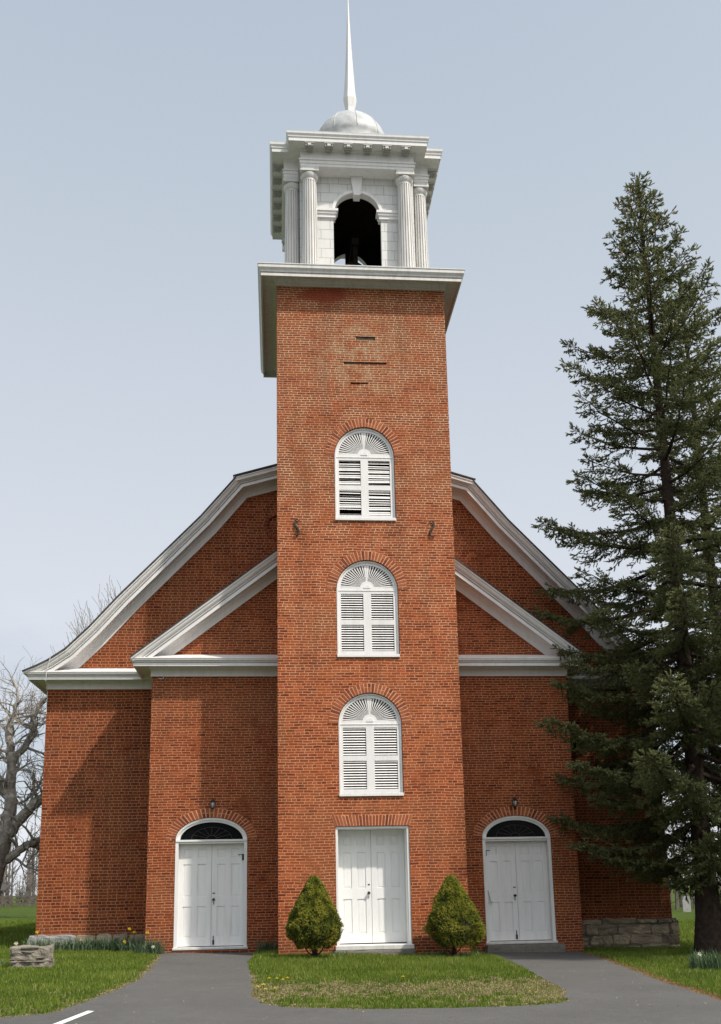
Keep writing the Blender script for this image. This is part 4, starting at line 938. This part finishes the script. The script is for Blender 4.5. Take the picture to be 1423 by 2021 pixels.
Rback = [(8.4, 3.2), (13, 3.2), (20, 26), (11, 26)]
def sample(poly, n):
    xs_ = [p[0] for p in poly]; ys_ = [p[1] for p in poly]; P = np.stack([nrg.uniform(min(xs_), max(xs_), n), nrg.uniform(min(ys_), max(ys_), n)], 1); return P[in_poly(P, poly)]
VG, FG, TG, VS, FS, TS = [], [], [], [], [], []; offg = [0]; offs = [0]
def addg(V, F, T, straw=False):
    if straw: VS.append(V); FS.append(F + offs[0]); TS.append(T); offs[0] += len(V)
    else: VG.append(V); FG.append(F + offg[0]); TG.append(T); offg[0] += len(V)
for poly, edge, n, isl in ((Lpoly, eL, 330000, 0), (eI, eI, 130000, 1), (Rpoly, eR, 170000, 2)):
    P = sample(poly, n); 
    if isl == 0: P = P[P[:, 0] > -12.5]
    e = sd_edge(P, edge); c = nz2(P, .9, isl); f = nz2(P, 3.7, isl + 5); ff = nz2(P, 11, isl + 9)
    if isl == 1:
        yy = P[:, 1] + .5 * c + .3 * f; dry = np.clip(1 - np.abs(yy + 7.7) / 2.9, 0, 1) * 1.95 + 1.5 * f + .7 * ff + .5 * c - .36 + np.clip((P[:, 0] - .6) * .28, -.1, .3) * (P[:, 1] < -5)
        dry = np.maximum(dry, np.where(P[:, 0] < -2.2, 1.1 - e * 2.6 + .5 * f - .2, -1))
        dry = np.where(P[:, 1] > -4.6, np.minimum(dry, .25 + .3 * ff), dry)
    elif isl == 0: dry = .95 - e * 3.2 + .6 * f + .25 * ff - .1; dry = np.maximum(dry, .3 * (P[:, 1] < -7) + .3 * (P[:, 1] < -3) + .7 * f + .45 * ff - .3)
    else: dry = .95 - e * 2.2 + .5 * f + .2 * ff - .15
    isdry = dry > nrg.uniform(.25, .75, len(P))
    isdry &= nrg.random(len(P)) < .93
    G_ = P[~isdry]; cg = c[~isdry] + .6 * f[~isdry]; eg = e[~isdry]
    keep = nrg.random(len(G_)) < .95; G_, cg, eg = G_[keep], cg[keep], eg[keep]
    h = (.05 + .03 * cg + nrg.uniform(-.015, .035, len(G_))) * np.clip(.5 + eg * 2, .5, 1)
    near = (G_[:, 1] > -4.5) & (isl == 1); h = np.where(near, h * 1.7, h)
    t = np.clip(.45 + .3 * cg + nrg.normal(0, .17, len(G_)), 0, 1); t = np.where(nrg.random(len(G_)) < .04, 1, np.minimum(t, .9))
    addg(*blades(G_, np.clip(h, .03, .25), np.full(len(G_), .0042), t))
    S_ = P[isdry]; 
    if len(S_): S_ = S_[nrg.random(len(S_)) < .9]; addg(*blades(S_, nrg.uniform(.03, .075, len(S_)), np.full(len(S_), .0048), np.clip(nrg.normal(.5, .25, len(S_)), 0, 1), .9), straw=True)
for poly, n in ((Lback, 60000), (Rback, 30000)):
    P = sample(poly, n); t = np.clip(.55 + .3 * nz2(P, .5, 3) + nrg.normal(0, .15, len(P)), 0, .9); addg(*blades(P, nrg.uniform(.06, .14, len(P)), np.full(len(P), .009), t))
# scattered tufts creeping onto the path edge
for edge in (eL, eI, eR):
    E_ = np.array(edge); idx = nrg.integers(0, len(E_) - 1, 2600); P = E_[idx] + (E_[idx + 1] - E_[idx]) * nrg.random((2600, 1)) + nrg.normal(0, .05, (2600, 2)); addg(*blades(P, nrg.uniform(.02, .06, len(P)), np.full(len(P), .0045), np.clip(nrg.normal(.45, .25, len(P)), 0, 1), .9), straw=True)
kind(npmesh('grass', np.concatenate(VG), np.concatenate(FG), M['grass'], None, np.concatenate(TG)), 'stuff')
kind(npmesh('dry_grass', np.concatenate(VS), np.concatenate(FS), M['straw'], None, np.concatenate(TS)), 'stuff')
# bare soil and thatch under the dry band, and needle litter along the right edge
def strip(name, edge, w, mat, side):
    mb = MB(); pr = [Vector((*p, 0)) for p in edge]
    for a, b_ in zip(pr, pr[1:]):
        d = (b_ - a).normalized(); nn = Vector((-d.y, d.x, 0)) * side; wa = w * (1 + .6 * noise.noise(a * 2.1)); wb = w * (1 + .6 * noise.noise(b_ * 2.1)); q = [a - nn * .01, b_ - nn * .01, b_ + nn * wb, a + nn * wa]
        mb.add([(p.x, p.y, gz(p.x) + .002 if i < 2 else gz(p.x) - .001) for i, p in enumerate(q)], [(0, 1, 2, 3)])
    return kind(mb.obj(name, mat), 'structure')
strip('needle_litter', eR, .28, M['litter'], -1)
E_ = np.array(eR); k = 7000; idx = nrg.integers(0, len(E_) - 1, k); P = E_[idx] + (E_[idx + 1] - E_[idx]) * nrg.random((k, 1)) + np.abs(nrg.normal(0, .16, (k, 1))) * np.array([[1, .1]]) - .04
V, F, T = blades(P, nrg.uniform(.02, .05, k), np.full(k, .004), nrg.random(k), .95); kind(npmesh('fallen_needles', V, F, M['litter']), 'stuff')

# leaf bits and grit blown over the path
k = 900; P = np.stack([nrg.uniform(-5.2, 4.4, k), nrg.uniform(-12, 1.6, k)], 1); P = P[~in_poly(P, eI) & ~in_poly(P, Lpoly) & ~in_poly(P, Rpoly)]; P = P[nrg.random(len(P)) < .6]
V, F, T = blades(P, nrg.uniform(.015, .045, len(P)), nrg.uniform(.004, .012, len(P)), nrg.random(len(P)), .95); V[:, 2] += .008; kind(npmesh('leaf_litter', V, F, M['straw'], None, T), 'stuff')
# ------------------------------------------------------------------ flowers and leaves
def leaves(root, n, spread, h, w, droop, seed, tint=.5, name='leaves'):
    g_ = random.Random(seed); V, F, T = [], [], []
    for i in range(int(n * 1.3)):
        a = g_.uniform(0, 6.28); r = spread * math.sqrt(g_.random()); bx, by = r * math.cos(a), r * math.sin(a) * .6; hh = h * g_.uniform(.6, 1.1); az = g_.uniform(0, 6.28); ln_ = g_.uniform(.15, .9) * droop; wx = Vector((-math.sin(az + g_.uniform(-.6, .6)), math.cos(az), 0)) * w
        b0 = len(V); ns = 5; tt = min(1, max(0, g_.gauss(tint, .22)))
        for k in range(ns + 1):
            t = k / ns; c = Vector((bx + math.cos(az) * ln_ * hh * t * t, by + math.sin(az) * ln_ * hh * t * t, hh * (t - .45 * ln_ * t ** 3))); q = wx * (1 - t ** 3) if k < ns else wx * .1
            V += [tuple(c - q), tuple(c + q)]; T += [tt, tt]
        for k in range(ns): o = b0 + 2 * k; F += [(o, o + 1, o + 3), (o, o + 3, o + 2)]
    return npmesh(name, V, F, M['leaf'], root, T)
def daffodil_flower(root, x, y, z, mat, seed):
    g_ = random.Random(seed); st = MB(); st.tube([(x * .6, y * .6, 0), (x, y, z * .7), (x, y - .01, z)], .006, 4); V, F, T = [], [], []
    tilt = Matrix.Rotation(R(70), 3, 'X') @ Matrix.Rotation(g_.uniform(-.5, .5), 3, 'Y'); c = Vector((x, y - .03, z))
    for k in range(6):
        a = k * math.pi / 3; b0 = len(V)
        for p in ((0, 0, 0), (.022 * math.cos(a - .5), .022 * math.sin(a - .5), .002), (.05 * math.cos(a), .05 * math.sin(a), .006), (.022 * math.cos(a + .5), .022 * math.sin(a + .5), .002)): V.append(tuple(c + tilt @ Vector(p))); T.append(g_.uniform(.2, 1))
        F += [(b0, b0 + 1, b0 + 2), (b0, b0 + 2, b0 + 3)]
    b0 = len(V); n = 8
    for r, zz in ((.014, 0), (.017, .03), (.024, .04)):
        for k in range(n): V.append(tuple(c + tilt @ Vector((r * math.cos(k * 6.283 / n), r * math.sin(k * 6.283 / n), zz)))); T.append(.1)
    for j in range(2):
        for k in range(n): i0, i1 = b0 + j * n + k, b0 + j * n + (k + 1) % n; F += [(i0, i1, i1 + n), (i0, i1 + n, i0 + n)]
    o = npmesh('flower', V, F, mat, root, T); st.obj('stem', M['grass'], o); 
    return o
def clump(x, y, n, sp_, h, label, seed, flowers=(), w=.008, droop=.9, tint=.5, nm='daffodil_plant', grp='daffodil plants along the foundation'):
    r = tag(empty(nm, (x, y, gz(x))), label, 'plant', grp); leaves(r, n, sp_, h, w, droop, seed, tint)
    for i, (fx, fy, fz, mt) in enumerate(flowers): daffodil_flower(r, fx, fy, fz, mt, seed * 10 + i)
Y, W_ = M['yellow'], M['whitepetal']
clump(-8.15, 2.75, 130, .32, .38, 'daffodil clump with one orange yellow flower against the pale corner stone', 31, [(.02, -.1, .46, Y)], tint=.75)
clump(-7.6, 2.7, 130, .32, .38, 'flowerless daffodil leaves behind the rough stone block', 32, tint=.7)
clump(-7.05, 2.6, 170, .36, .40, 'flowerless daffodil leaves just right of the rough stone block', 33)
clump(-6.55, 2.65, 170, .34, .42, 'flowerless daffodil leaves midway along the left foundation', 34, tint=.45)
clump(-6.08, 2.6, 150, .3, .42, 'dense dark daffodil leaves left of the yellow flowers', 35, tint=.4)
clump(-5.75, 2.2, 190, .32, .42, 'daffodil clump with three yellow flowers near the portico corner', 36, [(-.06, -.05, .55, Y), (.06, -.1, .47, Y), (-.14, -.25, .26, Y)])
clump(-5.22, 1.38, 200, .36, .42, 'daffodil clump at the portico corner with one yellow and one white flower', 37, [(-.05, -.05, .5, Y), (.12, -.3, .18, W_)])
clump(-7.62, -2.3, 14, .16, .18, 'low daffodil with two white flowers beside the rough stone block', 38, [(-.06, -.3, .2, W_), (.2, .1, .42, W_)], grp='daffodil plants along the foundation')
clump(-2.45, 1.2, 90, .26, .42, 'dark leaf clump in the corner between tower and left door', 39, droop=.8, tint=.3, nm='leafy_plant', grp=None)
clump(5.95, -4.2, 150, .34, .42, 'daffodil clump with one white flower near the spruce trunk', 40, [(-.22, -.2, .3, W_)], droop=.7, tint=.4, grp=None)
for i, (x, y, n, lb) in enumerate(((-1.0, -.55, 26, 'broad low leaves at the foot of the left dwarf spruce'), (1.25, -.35, 40, 'row of broad pale tipped leaves left of the right dwarf spruce trunk'), (2.05, -.45, 50, 'row of broad pale tipped leaves right of the right dwarf spruce trunk'))):
    clump(x, y, n, .42, .17, lb, 50 + i, w=.018, droop=.7, tint=.6, nm='leafy_plant', grp='broad leaved plants by the tower')
def dandelion(x, y, label, seed, n=1):
    d_ = tag(empty('dandelion', (x, y, gz(x))), label, 'flower', 'dandelions in the grass strip'); g_ = random.Random(seed); V, F, T = [], [], []; z = .1
    for k in range(26):
        a = k * 2.4; t = (k / 26); r = .012 + .034 * t; b0 = len(V)
        V += [(0, 0, z), (r * math.cos(a - .14), r * math.sin(a - .14), z + .022 * (1 - t)), (r * math.cos(a + .14), r * math.sin(a + .14), z + .022 * (1 - t))]; T += [g_.random()] * 3; F.append((b0, b0 + 1, b0 + 2))
    npmesh('flower_head', V, F, M['yellow'], d_, T); q = MB(); q.tube([(0, .01, 0), (0, 0, z)], .004, 4); q.obj('stem', M['grass'], d_)
lb = 'small yellow dandelion in the grass near the left front corner of the middle lawn'
for i, (x, y) in enumerate(((-2.42, -7.85), (-2.5, -8.15), (-2.34, -6.75), (-2.22, -6.8), (-2.13, -7.0), (-2.05, -6.7), (-2.38, -8.55), (-2.25, -8.45))): dandelion(x, y, lb, 60 + i)
dandelion(-.18, -6.6, 'lone yellow dandelion in the dry grass in front of the tower door', 70)
# rough stone block
sb = MB(); rough_block(sb, -.42, .42, -.2, .24, -.05, .42, .05, 14)
zz = 0.0
while zz < .43:
    hh = rng.uniform(.02, .055); xx = -.42
    while xx < .38:
        ww = rng.uniform(.08, .4)
        if rng.random() < .28: rough_block(sb, xx, min(.43, xx + ww), -.215 - rng.uniform(0, .03), -.1, zz, zz + hh * .9, .02, 2)
        xx += ww
    zz += hh
o = sb.obj('stone_block', M['blockstone']); o.scale = (.92, .92, .95); o.location = (-6.98, -2.75, gz(-7.0)); o.rotation_euler = (0, 0, R(6)); tag(o, 'rough layered limestone block lying on the left lawn by the daffodils', 'stone')
